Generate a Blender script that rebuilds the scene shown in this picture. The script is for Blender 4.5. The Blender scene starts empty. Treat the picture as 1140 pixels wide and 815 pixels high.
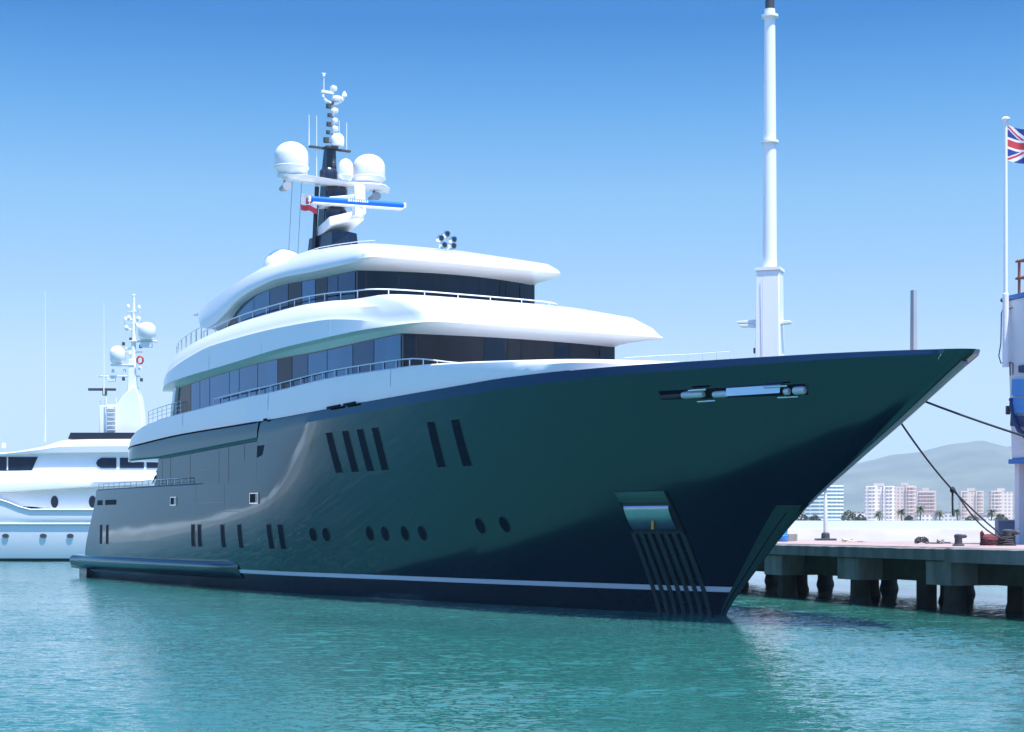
import bpy, bmesh, math, random
from mathutils import Vector, Matrix
random.seed(7)
R = math.radians
S = bpy.context.scene
COL = S.collection

# ------------------------------------------------------------------ camera
cam_d = bpy.data.cameras.new('camera'); cam = bpy.data.objects.new('camera', cam_d); COL.objects.link(cam)
cam.location = (0, 0, 3.4); cam.rotation_euler = (R(90), 0, 0)
cam_d.sensor_width = 36; cam_d.lens = 60.0; cam_d.shift_y = 0.1566
cam_d.clip_start = 0.5; cam_d.clip_end = 30000
S.camera = cam

# ------------------------------------------------------------------ sky, sun, exposure
SUN_EL, SUN_AZ = R(70), math.atan2(0.66, -0.75)      # azimuth measured from +Y towards +X
W = bpy.data.worlds.new('World'); S.world = W; W.use_nodes = True
nt = W.node_tree; nt.nodes.clear()
out = nt.nodes.new('ShaderNodeOutputWorld'); bg = nt.nodes.new('ShaderNodeBackground')
sky = nt.nodes.new('ShaderNodeTexSky'); sky.sky_type = 'NISHITA'; sky.sun_disc = False
sky.sun_elevation = SUN_EL; sky.sun_rotation = SUN_AZ
sky.altitude = 0; sky.air_density = 1.0; sky.dust_density = 0.4; sky.ozone_density = 3.0
tc = nt.nodes.new('ShaderNodeTexCoord'); sep = nt.nodes.new('ShaderNodeSeparateXYZ')
ramp = nt.nodes.new('ShaderNodeValToRGB')            # deep blue up the frame; overhead stops brightened to add blue fill
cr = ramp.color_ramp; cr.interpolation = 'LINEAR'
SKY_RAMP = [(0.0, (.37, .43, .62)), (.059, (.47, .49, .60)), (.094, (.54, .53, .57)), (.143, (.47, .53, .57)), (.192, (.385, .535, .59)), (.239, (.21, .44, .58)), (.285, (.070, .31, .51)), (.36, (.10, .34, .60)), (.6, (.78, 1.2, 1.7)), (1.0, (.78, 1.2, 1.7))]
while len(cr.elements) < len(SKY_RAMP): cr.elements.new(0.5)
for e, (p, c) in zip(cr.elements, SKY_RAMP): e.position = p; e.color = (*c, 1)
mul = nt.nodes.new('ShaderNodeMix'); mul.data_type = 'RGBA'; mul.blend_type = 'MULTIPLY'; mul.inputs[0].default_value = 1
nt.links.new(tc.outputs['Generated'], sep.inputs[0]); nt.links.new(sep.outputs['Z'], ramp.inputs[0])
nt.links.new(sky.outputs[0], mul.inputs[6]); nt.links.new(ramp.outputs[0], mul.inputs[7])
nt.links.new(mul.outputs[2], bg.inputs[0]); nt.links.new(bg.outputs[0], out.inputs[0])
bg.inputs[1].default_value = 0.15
sun_d = bpy.data.lights.new('sun', 'SUN'); sun_d.energy = 4.6; sun_d.angle = R(0.5); sun_d.color = (1, .96, .9)
sun = bpy.data.objects.new('sun', sun_d); COL.objects.link(sun); sun.location = (60, -30, 80)
sdir = Vector((math.sin(SUN_AZ)*math.cos(SUN_EL), math.cos(SUN_AZ)*math.cos(SUN_EL), math.sin(SUN_EL)))
sun.rotation_euler = sdir.to_track_quat('Z', 'Y').to_euler()
S.view_settings.view_transform = 'Standard'; S.view_settings.look = 'None'
S.view_settings.exposure = 0.9; S.view_settings.gamma = 1
S.cycles.max_bounces = 8; S.cycles.volume_bounces = 0; S.cycles.sample_clamp_indirect = 6
S.cycles.use_denoising = True

# ------------------------------------------------------------------ materials
MATS = {}
def mat(name, base, rough=.5, metal=0.0, ior=1.5, coat=0.0, vary=0.08, vscale=1.5, bump=0.0, bscale=6.0, stretch=(1, 1, 1), spec=.5):
    if name in MATS: return MATS[name]
    m = bpy.data.materials.new(name); m.use_nodes = True; MATS[name] = m
    n = m.node_tree; p = n.nodes['Principled BSDF']
    p.inputs['Roughness'].default_value = rough; p.inputs['Metallic'].default_value = metal
    p.inputs['IOR'].default_value = ior; p.inputs['Coat Weight'].default_value = coat
    p.inputs['Coat Roughness'].default_value = 0.04; p.inputs['Specular IOR Level'].default_value = spec
    t = n.nodes.new('ShaderNodeTexCoord'); mp = n.nodes.new('ShaderNodeMapping'); mp.inputs['Scale'].default_value = stretch
    n.links.new(t.outputs['Object'], mp.inputs[0])
    no = n.nodes.new('ShaderNodeTexNoise'); no.inputs['Scale'].default_value = vscale; no.inputs['Detail'].default_value = 6
    n.links.new(mp.outputs[0], no.inputs[0])
    mx = n.nodes.new('ShaderNodeMix'); mx.data_type = 'RGBA'
    mx.inputs[6].default_value = (*[c*(1-vary) for c in base], 1); mx.inputs[7].default_value = (*[min(1, c*(1+vary)) for c in base], 1)
    n.links.new(no.outputs[0], mx.inputs[0]); n.links.new(mx.outputs[2], p.inputs['Base Color'])
    if bump:
        nb = n.nodes.new('ShaderNodeTexNoise'); nb.inputs['Scale'].default_value = bscale; nb.inputs['Detail'].default_value = 4 if bscale > 1 else .5
        n.links.new(mp.outputs[0], nb.inputs[0])
        b = n.nodes.new('ShaderNodeBump'); b.inputs['Strength'].default_value = 1; b.inputs['Distance'].default_value = bump
        n.links.new(nb.outputs[0], b.inputs['Height']); n.links.new(b.outputs[0], p.inputs['Normal'])
    return m

HULL = mat('hull_grey_gloss', (.080, .114, .142), .055, 1.0, vary=.03, vscale=.15, bump=.006, bscale=.10, stretch=(.6, 1, 1))
HULL.node_tree.nodes['Principled BSDF'].inputs['Specular Tint'].default_value = (.84, .97, 1, 1)
HULLEDGE = mat('hull_dark_edge', (.10, .12, .13), .2, .9, vary=.05)
BOOT = mat('boot_black_blue', (.010, .016, .028), .25, 0, vary=.3, vscale=2)
WHITE = mat('white_gloss', (.80, .81, .82), .22, coat=.4, vary=.02, vscale=.6)
WHITE2 = mat('white_satin', (.76, .78, .80), .4, vary=.04, vscale=1.2)
GLASS = mat('sky_tinted_glass', (.045, .135, .27), .05, 1.0, vary=.25, vscale=.5, stretch=(1, 1, .05), bump=.002, bscale=.5)  # side panes: sky reflected at a slant is put into the blue colour
DGLASS = mat('tinted_glass_dark', (.012, .028, .055), .15, 0.0, spec=.15, vary=.3, vscale=.6, stretch=(1, 1, .1))
MGLASS = mat('tinted_glass_deep', (.020, .065, .14), .05, 1.0, vary=.25, vscale=.5, stretch=(1, 1, .05))
FGLASS = mat('dark_front_glass', (.010, .022, .045), .05, 0.0, ior=1.27, vary=.6, vscale=.9, stretch=(1, 1, .05))
HGLASS = mat('dark_hull_glass', (.004, .015, .030), .4, 0.0, ior=1.4, spec=.03, vary=.3)
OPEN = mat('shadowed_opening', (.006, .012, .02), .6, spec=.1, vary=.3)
SATIN = mat('satin_steel', (.62, .64, .68), .4, .35, vary=.12, vscale=4)
RIB = mat('rib_grey_green', (.045, .075, .075), .45, .2, spec=.3, vary=.2)
GLASSB = mat('curtained_glass', (.026, .031, .042), .06, 0.0, ior=1.2, vary=.45, vscale=.9, stretch=(1, 1, .1))
FRAME = mat('navy_frame', (.012, .018, .03), .25, vary=.2)
CHROME = mat('polished_steel', (.72, .74, .76), .12, 1.0, vary=.05, bump=.003, bscale=9)
STEEL = mat('rail_steel', (.74, .76, .78), .25, .7, vary=.05)
NAVY = mat('navy_mast', (.010, .017, .035), .25, coat=.3, vary=.15)
RADBLUE = mat('radar_blue', (.006, .13, .55), .6, spec=.2, vary=.05)
TEAK = mat('teak_deck', (.32, .20, .11), .6, vary=.2, vscale=6)
DGREY = mat('dark_grey_fitting', (.05, .055, .065), .45, vary=.2)
RED = mat('signal_red', (.55, .03, .04), .5, vary=.1)
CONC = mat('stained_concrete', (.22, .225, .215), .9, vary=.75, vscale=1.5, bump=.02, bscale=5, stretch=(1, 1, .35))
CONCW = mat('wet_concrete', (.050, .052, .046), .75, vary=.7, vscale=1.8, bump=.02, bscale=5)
DECKRED = mat('faded_red_deck', (.34, .25, .23), .85, vary=.3, vscale=.7)
ROPE = mat('dark_rope', (.035, .035, .04), .9, vary=.4, vscale=9)
LAV = mat('painted_wall', (.74, .76, .75), .7, vary=.06, vscale=.8)
BLUEP = mat('blue_paint', (.05, .20, .50), .5, vary=.1)
NAVYP = mat('navy_paint', (.015, .035, .11), .5, vary=.1)
RUST = mat('rust_red_rail', (.30, .10, .07), .7, vary=.25, vscale=5)
MAROON = mat('maroon_canvas', (.13, .018, .028), .8, vary=.35, vscale=6, bump=.02, bscale=8)

# ------------------------------------------------------------------ mesh helpers
class MB:
    def __init__(s): s.v = []; s.f = []; s.mi = []; s.cur = 0
    def add(s, vs, fs):
        o = len(s.v); s.v += [tuple(p) for p in vs]; s.f += [tuple(i+o for i in f) for f in fs]; s.mi += [s.cur]*len(fs); return s
    def box(s, c, d, rz=0, taper=1.0):
        hx, hy, hz = d[0]/2, d[1]/2, d[2]/2; vs = []
        for z, k in ((-hz, 1), (hz, taper)):
            for x, y in ((-hx, -hy), (hx, -hy), (hx, hy), (-hx, hy)):
                x, y = x*k, y*k
                vs.append((c[0]+x*math.cos(rz)-y*math.sin(rz), c[1]+x*math.sin(rz)+y*math.cos(rz), c[2]+z))
        return s.add(vs, [(3, 2, 1, 0), (4, 5, 6, 7), (0, 1, 5, 4), (1, 2, 6, 5), (2, 3, 7, 6), (3, 0, 4, 7)])
    def b2(s, a, b): return s.box([(p+q)/2 for p, q in zip(a, b)], [abs(q-p) for p, q in zip(a, b)])
    def tube(s, pts, r, n=8, caps=True):
        pts = [Vector(p) for p in pts]; rows = []
        rr = r if isinstance(r, (list, tuple)) else [r]*len(pts)
        for i, p in enumerate(pts):
            t = (pts[min(i+1, len(pts)-1)]-pts[max(i-1, 0)]).normalized()
            a = Vector((0, 0, 1)) if abs(t.z) < .9 else Vector((1, 0, 0))
            x = t.cross(a).normalized(); y = t.cross(x).normalized()
            rows.append([p+(x*math.cos(2*math.pi*k/n)+y*math.sin(2*math.pi*k/n))*rr[i] for k in range(n)])
        return s.rows(rows, True, caps)
    def rows(s, rows, closed=False, caps=False):
        n = len(rows[0]); vs = [p for r in rows for p in r]; fs = []
        for i in range(len(rows)-1):
            for j in range(n if closed else n-1):
                k = (j+1) % n; fs.append((i*n+j, i*n+k, (i+1)*n+k, (i+1)*n+j))
        if caps: fs.append(tuple(reversed(range(n)))); fs.append(tuple((len(rows)-1)*n+j for j in range(n)))
        return s.add(vs, fs)
    def lathe(s, prof, c=(0, 0, 0), n=24, sx=1, sy=1):
        rows = [[(c[0]+r*sx*math.cos(2*math.pi*k/n), c[1]+r*sy*math.sin(2*math.pi*k/n), c[2]+z) for k in range(n)] for r, z in prof]
        return s.rows(rows, True, True)
    def prism(s, poly, a, b, axis='y'):
        """polygon in the plane across axis, extruded from a to b"""
        def P(p, q): return (p[0], q, p[1]) if axis == 'y' else ((q, p[0], p[1]) if axis == 'x' else (p[0], p[1], q))
        n = len(poly); vs = [P(p, a) for p in poly]+[P(p, b) for p in poly]
        fs = [tuple(range(n)), tuple(reversed(range(n, 2*n)))]+[(i, i+n, (i+1) % n+n, (i+1) % n) for i in range(n)]
        return s.add(vs, fs)
    def sphere(s, c, r, n=12, sz=1.0):
        return s.lathe([(max(1e-3, r*math.cos(a)), r*sz*math.sin(a)) for a in [(-.5+i/(n/2))*math.pi for i in range(n//2+1)]], c, n)
    def build(s, name, m, parent=None, sharp=32, bevel=0, label=None):
        me = bpy.data.meshes.new(name); me.from_pydata(s.v, [], s.f)
        ms = m if isinstance(m, (list, tuple)) else [m]
        for k in ms: me.materials.append(k)
        if len(ms) > 1: me.polygons.foreach_set('material_index', s.mi)
        bm = bmesh.new(); bm.from_mesh(me); bmesh.ops.remove_doubles(bm, verts=bm.verts, dist=1e-5)
        bmesh.ops.recalc_face_normals(bm, faces=bm.faces); bm.to_mesh(me); bm.free()
        me.shade_smooth(); me.set_sharp_from_angle(angle=R(sharp))
        o = bpy.data.objects.new(name, me); COL.objects.link(o)
        if parent: o.parent = parent
        if bevel:
            b = o.modifiers.new('bevel', 'BEVEL'); b.width = bevel; b.segments = 2; b.limit_method = 'ANGLE'; b.angle_limit = R(40)
            b.harden_normals = False
        if label: o['label'] = label
        return o
def thing(name, label, cat, loc=(0, 0, 0), rz=0, group=None):
    o = bpy.data.objects.new(name, None); COL.objects.link(o); o.location = loc; o.rotation_euler = (0, 0, rz)
    o.empty_display_size = .5
    o['label'] = label; o['category'] = cat
    if group: o['group'] = group
    return o
def tag(o, label, cat, group=None):
    o['label'] = label; o['category'] = cat
    if group: o['group'] = group
    return o
def struct(o, kind='structure'): o['kind'] = kind; return o
import math
def interp(t, pts):
    if t <= pts[0][0]: return pts[0][1]
    for (a, fa), (b, fb) in zip(pts, pts[1:]):
        if t <= b: return fa + (fb-fa)*(t-a)/(b-a)
    return pts[-1][1]
def spl(t, pts):
    """monotone-ish cubic (Catmull) interpolation through pts"""
    n = len(pts)
    if t <= pts[0][0]: return pts[0][1]
    if t >= pts[-1][0]: return pts[-1][1]
    for i in range(n-1):
        if t <= pts[i+1][0]: break
    def slope(j):
        if j == 0: return (pts[1][1]-pts[0][1])/(pts[1][0]-pts[0][0])
        if j == n-1: return (pts[-1][1]-pts[-2][1])/(pts[-1][0]-pts[-2][0])
        d0 = (pts[j][1]-pts[j-1][1])/(pts[j][0]-pts[j-1][0])
        d1 = (pts[j+1][1]-pts[j][1])/(pts[j+1][0]-pts[j][0])
        return 0 if d0*d1 <= 0 else 2*d0*d1/(d0+d1)
    h = pts[i+1][0]-pts[i][0]; q = (t-pts[i][0])/h
    m0, m1 = slope(i)*h, slope(i+1)*h
    return ((2*q**3-3*q*q+1)*pts[i][1] + (q**3-2*q*q+q)*m0 + (-2*q**3+3*q*q)*pts[i+1][1] + (q**3-q*q)*m1)
STEM = [(-1,-0.4),(0,0),(1.58,1.6),(4.17,4.72),(5.6,7.05),(6.96,9.36),(8.75,12.3),(9.06,12.83)]
SHEER_B = [(0,0),(0.12,0.36),(0.4,0.68),(0.83,1.05),(2.2,1.95),(3.8,2.75),(6,3.5),(8.3,4.2),(10.3,4.8),(12.8,5.4),(17,5.95),(21,6.15),(26,6.2),(70,6.2)]
SHEER_Z = [(-60,8.1),(-53.3,8.27),(-42,8.69),(-29,8.86),(-19,9.08),(-10.5,9.22),(-6,9.29),(-1,9.27),(4,9.2),(9,9.12),(12.83,9.06)]
AFT_BW = [(-62,5.3),(-56,5.6),(-50,5.75),(-40,5.6),(-30,5.25),(-20,4.7),(-10,3.6)]
AFT_BM = [(-62,5.85),(-55,6.1),(-46,6.2),(0,6.2)]
AFT_ZS = [(-62,1.2),(-50,1.9),(-39,3.1),(-30,4.6),(-26,6.0),(-23,8.0),(-20,9.4)]
def us(z): return spl(z, STEM)
def zs(u): return spl(u, SHEER_Z)
def sm(a,b,t):
    t = min(1,max(0,(t-a)/(b-a))); return t*t*(3-2*t)
def hb(u, z):
    s = max(0.0, us(z)-u)
    tau = max(z, 0)/9.2
    bw = 5.0*(1-(1-min(1,s/50))**3)
    bs = spl(s, SHEER_B)
    g = tau**1.4
    fwd = bw + (bs-bw)*g
    if z < 0: fwd *= 1+0.12*z
    w = sm(-31,-18,u)
    if w >= 1: return fwd
    bm, b0, zz = spl(u,AFT_BM), spl(u,AFT_BW), spl(u,AFT_ZS)
    if z < zz: aft = bm-(bm-b0)*((zz-z)/zz)**2
    else: aft = bm-0.006*(z-zz)**2
    if z < 0: aft = b0*(1+0.08*z)
    return fwd*w + aft*(1-w)

# ------------------------------------------------------------------ the setting: water, shore, hills, haze
def water_material():
    """sea water: teal body colour, ripples given as slopes read from noise at four sizes, calmer and rougher patches"""
    m = bpy.data.materials.new('harbour_water'); m.use_nodes = True; n = m.node_tree; p = n.nodes['Principled BSDF']; L = n.links.new
    p.inputs['Roughness'].default_value = .05; p.inputs['IOR'].default_value = 1.333
    p.subsurface_method = 'BURLEY'; p.inputs['Subsurface Weight'].default_value = 1.0; p.inputs['Subsurface Radius'].default_value = (.6, 1, 1); p.inputs['Subsurface Scale'].default_value = 1.6   # light scattered in the murky water
    t = n.nodes.new('ShaderNodeTexCoord')
    def vm(op, a, b):
        q = n.nodes.new('ShaderNodeVectorMath'); q.operation = op
        for i, x in enumerate((a, b)):
            if isinstance(x, tuple): q.inputs[i].default_value = x
            else: L(x, q.inputs[i])
        return q.outputs[0]
    def tex(scale, sx, sy, rot, detail, distort=.4):
        mp = n.nodes.new('ShaderNodeMapping'); mp.inputs['Scale'].default_value = (sx, sy, 1); mp.inputs['Rotation'].default_value = (0, 0, R(rot))
        L(t.outputs['Object'], mp.inputs[0])
        k = n.nodes.new('ShaderNodeTexNoise'); k.inputs['Scale'].default_value = scale; k.inputs['Detail'].default_value = detail; k.inputs['Roughness'].default_value = .55
        k.inputs['Distortion'].default_value = distort; L(mp.outputs[0], k.inputs[0]); return k
    tot = None
    for sc, sx, sy, rot, det, amp in WAVES:
        v = vm('MULTIPLY', vm('SUBTRACT', tex(sc, sx, sy, rot, det).outputs['Color'], (.5, .5, .5)), (amp, amp*1.25, 0))
        tot = v if tot is None else vm('ADD', tot, v)
    pt = tex(.055, 1, 2.2, 12, 3, 1.0)
    r = n.nodes.new('ShaderNodeMapRange'); r.inputs[1].default_value = .36; r.inputs[2].default_value = .64; r.inputs[3].default_value = .6; r.inputs[4].default_value = 1.25
    L(pt.outputs[0], r.inputs[0]); cmb = n.nodes.new('ShaderNodeCombineXYZ')
    dp = n.nodes.new('ShaderNodeVectorMath'); dp.operation = 'DOT_PRODUCT'; L(vm('SUBTRACT', t.outputs['Object'], (13, 80, 0)), dp.inputs[0]); dp.inputs[1].default_value = (.957, .29, 0)
    lee = n.nodes.new('ShaderNodeMapRange'); lee.inputs[1].default_value = 1; lee.inputs[2].default_value = 8; lee.inputs[3].default_value = 1; lee.inputs[4].default_value = .12
    L(dp.outputs['Value'], lee.inputs[0]); rl = n.nodes.new('ShaderNodeMath'); rl.operation = 'MULTIPLY'; L(r.outputs[0], rl.inputs[0]); L(lee.outputs[0], rl.inputs[1])      # calm water in the lee of the pier
    for i in range(3): L(rl.outputs[0], cmb.inputs[i])
    nrm = n.nodes.new('ShaderNodeVectorMath'); nrm.operation = 'NORMALIZE'
    ab = n.nodes.new('ShaderNodeVectorMath'); ab.operation = 'ABSOLUTE'; L(tot, ab.inputs[0])        # steep faces of the ripples all lie on the lee side, towards -Y
    slopes = vm('ADD', vm('MULTIPLY', tot, (1, .25, 0)), vm('MULTIPLY', ab.outputs[0], (0, -.85, 0)))
    L(vm('ADD', vm('MULTIPLY', slopes, cmb.outputs[0]), (0, 0, 1)), nrm.inputs[0]); L(nrm.outputs[0], p.inputs['Normal'])
    mx = n.nodes.new('ShaderNodeMix'); mx.data_type = 'RGBA'; mx.inputs[6].default_value = (.020, .102, .094, 1); mx.inputs[7].default_value = (.026, .124, .102, 1)
    L(tex(.02, 1, 1.6, -25, 4).outputs[0], mx.inputs[0]); L(mx.outputs[2], p.inputs['Base Color'])
    return m
WAVES = [(.22, 1, 1.7, 10, 2, .13), (.9, 1, 1.6, -18, 2, .34), (2.6, 1, 1.7, 20, 2, .50), (7.0, 1, 1.5, -8, 2, .34)]
wm = MB(); wm.add([(-6000, -300, 0), (7000, -300, 0), (7000, 8000, 0), (-6000, 8000, 0)], [(0, 1, 2, 3)])
struct(wm.build('water', water_material()))

# far shore ground behind the breakwater, and the hills behind the town
SHOREM = mat('sandy_ground', (.42, .38, .31), .9, vary=.2, vscale=.02)
sh = MB(); sh.prism([(60, 470), (4200, 470), (4200, 7600), (-300, 7600), (-300, 5200), (60, 3000)], -1, 3.0, 'z'); struct(sh.build('shore', SHOREM))
HILLM = mat('dry_hillside', (.10, .11, .075), .95, vary=.75, vscale=.006)
from mathutils import noise
PROF = [(560, 0), (700, 12), (830, 38), (940, 64), (1000, 74), (1040, 83), (1075, 89), (1098, 84), (1125, 90), (1180, 96), (1300, 80), (1500, 90), (1800, 60)]
hm = []
NX, NY = 150, 34
for j in range(NY):
    row = []; tj = j/(NY-1); Y = 4300+3000*tj
    for i in range(NX):
        px = 560+(1800-560)*i/(NX-1); X = (px-570)/1900*6000*(.86+.28*tj)
        H = interp(px, PROF)/1900*6000
        f = sm(0, .55, tj) if tj < .56 else 1-.6*sm(.56, 1, tj)
        z = 3+H*f
        z += (noise.fractal(Vector((X*.0016, Y*.0016, 1.3)), 1.0, 2.1, 6)*70)*f*(1 if H > 60 else .3)*(.55 if .45 < tj < .7 else 1)
        row.append((X, Y, max(2.6, z)))
    hm.append(row)
hb_ = MB(); hb_.rows(hm); struct(hb_.build('hills', HILLM, sharp=180))
# the low rocky coast that closes the harbour to the left, beyond the frame (seen mirrored in the yacht's paint)
cm = []
for i in range(90):
    t = i/89; X = -150-330*t; Y = 130+430*t; row = []
    for k in range(7):
        q = k/6; hgt = (7.5+3.5*noise.noise(Vector((i*.33, 0, 0)))+1.4*noise.noise(Vector((i*1.1, 3, k))))*math.sin(math.pi*q)**.6
        row.append((X-14*q-1.5*noise.noise(Vector((i*.8, k, 5))), Y-9*q, hgt-.25))
    cm.append(row)
cb = MB(); cb.rows(cm); struct(cb.build('coast', mat('pale_rock', (.68, .60, .53), .9, vary=.3, vscale=.25), sharp=20))

# ------------------------------------------------------------------ breakwater, town, palms
bwr = thing('breakwater', 'long pale concrete breakwater wall across the water behind the pier', 'breakwater', (20, 400, 0))
BWM = mat('pale_concrete', (.31, .285, .255), .9, vary=.25, vscale=.12)
m = MB(); m.prism([(-5, -1), (7, -1), (7, 2.7), (2.2, 2.7)], 0, 330, 'x'); m.build('wall_base', BWM, bwr)
m = MB(); m.b2((0, 2.5, 2.7), (330, 7, 4.75)); m.build('parapet', mat('white_parapet', (.80, .79, .76), .85, vary=.06, vscale=.2), bwr)

def tower_mat(name, wall, win, sx, fz, horiz):
    """facade: wall colour with rows of window openings, one row per storey"""
    m = bpy.data.materials.new(name); m.use_nodes = True; n = m.node_tree; p = n.nodes['Principled BSDF']
    t = n.nodes.new('ShaderNodeTexCoord'); s = n.nodes.new('ShaderNodeSeparateXYZ'); n.links.new(t.outputs['Object'], s.inputs[0])
    ad = n.nodes.new('ShaderNodeMath'); ad.operation = 'ADD'; n.links.new(s.outputs['X'], ad.inputs[0]); n.links.new(s.outputs['Y'], ad.inputs[1])
    def cell(src, size, lo, hi):
        a = n.nodes.new('ShaderNodeMath'); a.operation = 'DIVIDE'; a.inputs[1].default_value = size; n.links.new(src, a.inputs[0])
        f = n.nodes.new('ShaderNodeMath'); f.operation = 'FRACT'; n.links.new(a.outputs[0], f.inputs[0])
        g = n.nodes.new('ShaderNodeMath'); g.operation = 'GREATER_THAN'; g.inputs[1].default_value = lo; n.links.new(f.outputs[0], g.inputs[0])
        l = n.nodes.new('ShaderNodeMath'); l.operation = 'LESS_THAN'; l.inputs[1].default_value = hi; n.links.new(f.outputs[0], l.inputs[0])
        q = n.nodes.new('ShaderNodeMath'); q.operation = 'MULTIPLY'; n.links.new(g.outputs[0], q.inputs[0]); n.links.new(l.outputs[0], q.inputs[1]); return q.outputs[0]
    a = cell(ad.outputs[0], sx, .25, .80) if not horiz else cell(ad.outputs[0], sx, .06, .97); b = cell(s.outputs['Z'], fz, .3, .82)
    q = n.nodes.new('ShaderNodeMath'); q.operation = 'MULTIPLY'; n.links.new(a, q.inputs[0]); n.links.new(b, q.inputs[1])
    mx = n.nodes.new('ShaderNodeMix'); mx.data_type = 'RGBA'; mx.inputs[6].default_value = (*wall, 1); mx.inputs[7].default_value = (*win, 1)
    n.links.new(q.outputs[0], mx.inputs[0]); n.links.new(mx.outputs[2], p.inputs['Base Color']); p.inputs['Roughness'].default_value = .6
    return m
CREAM, PINK, TEALW = (.66, .58, .52), (.62, .50, .44), (.50, .60, .58)
def tower(label, x0, x1, top, Y, wall, win, sx, fl=3.0, curved=False, seg=None, horiz=False):
    """x0, x1: metres across the street front; top: roof height"""
    w = x1-x0; r = thing('apartment_tower', label, 'tower', ((x0+x1)/2, Y, 3), R(-6), 'apartment towers along the far shore')
    H = top-3; m = MB(); tm = tower_mat('facade', wall, win, sx, fl, horiz)
    if curved:
        poly = [(-w/2, 14), (-w/2, 3)]+[(-w/2+w*i/12, 3-4.5*math.sin(math.pi*i/12)) for i in range(1, 12)]+[(w/2, 3), (w/2, 14)]
        m.prism(poly, 0, H, 'z'); m.build('wall', tm, r)
    else:
        for a, b, d in (seg or [(-.5, .5, 0)]): m.b2((w*a, d, 0), (w*b, 14, H-(0 if d == 0 else .8)))
        m.build('wall', tm, r)
    bmn = MB()
    for k in range(1, int(H/fl)+1):
        if curved:
            q = [(-w/2+w*i/12, 2.3-4.5*math.sin(math.pi*i/12)) for i in range(0, 13)]; q2 = [(x, y+1.6) for x, y in reversed(q)]
            MB.prism(bb := MB(), q+q2, k*fl-.5, k*fl+.55, 'z'); bb.build('balcony', WHITE2, r)
        else:
            for a, b, d in (seg or [(-.5, .5, 0)]):
                if d == 0: (bb := MB()).b2((w*a+w*.09, -1.3, k*fl-.25), (w*b-w*.09, -.05, k*fl+.5)); bb.build('balcony', mat('balcony_'+label[:12], tuple(min(.8, c*1.15) for c in wall), .8), r)
    m = MB(); m.b2((-w*.2, 4, H), (w*.15, 9, H+2.4)); m.build('roof_house', mat('roof_plaster', (.5, .45, .42), .9), r)
    return r
def X_at(px, Y): return (px-570)/1900*Y
for lab, a, b, ty, Y, wl, wn, sx, cv, sg, hz in [
    ('curved teal glass balcony tower half hidden by the black bow', 897, 939, 541, 1380, TEALW, (.16, .30, .33), 5.0, True, None, True),
    ('broad cream tower, whitest of the far row, right of the curved tower', 964, 996, 541, 1400, (.72, .66, .62), (.42, .38, .38), 3.4, False, [(-.5, -.1, 0), (-.1, .1, 2.5), (.1, .5, 0)], False),
    ('pinkish tower touching the right side of the broad cream tower', 996.6, 1020, 540.5, 1420, PINK, (.36, .32, .32), 3.0, False, [(-.5, 0, 1.5), (0, .5, 0)], False),
    ('shorter dusty pink tower right of the pair, above the tall palm', 1021, 1042, 546, 1480, (.58, .46, .41), (.38, .33, .32), 2.6, False, None, False),
    ('sand coloured tower behind the doubled mooring rope', 1070, 1095, 546.5, 1450, (.62, .52, .45), (.40, .35, .33), 3.2, False, [(-.5, -.15, 0), (-.15, .15, 1.5), (.15, .5, 0)], False),
    ('pale sand tower beside the white building at the pier', 1104, 1128, 546.5, 1440, (.66, .57, .50), (.34, .30, .30), 3.2, False, [(-.5, 0, 0), (0, .5, 2)], False)]:
    tower(lab, X_at(a, Y), X_at(b, Y), 3.4+(586-ty)/1900*Y, Y, wl, wn, sx, curved=cv, seg=sg, horiz=hz)
def low_house(label, px0, px1, ty, Y, wall):
    x0, x1 = X_at(px0, Y), X_at(px1, Y); H = 3.4+(586-ty)/1900*Y-3
    r = thing('apartment_block', label, 'building', ((x0+x1)/2, Y, 3), 0, 'low blocks along the far shore'); w = x1-x0
    m = MB(); m.b2((-w/2, 0, 0), (w/2, 12, H)); m.build('wall', tower_mat('low_facade', wall, (.22, .24, .26), 3.1, 3.1, False), r)
    m = MB(); m.b2((-w/2-.4, -.4, H), (w/2+.4, 12.4, H+.5)); m.build('roof', mat('roof_terracotta', (.42, .26, .19), .9), r)
low_house('low white block just right of the curved teal tower', 941, 952, 572, 1250, (.70, .70, .68))
low_house('low pale block left of the broad cream tower', 953, 963, 570, 1270, (.62, .60, .57))
low_house('low cream block below the shorter dusty pink tower', 1022, 1038, 571, 1230, (.68, .60, .53))
low_house('low grey block between the dusty pink and sand towers', 1044, 1067, 570, 1240, (.56, .56, .56))
low_house('low white block left of the white pier building', 1096, 1112, 572, 1220, (.70, .68, .66))
low_house('low pale block under the bow at the left end of the town', 878, 896, 570, 1260, (.66, .68, .66))

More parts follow.
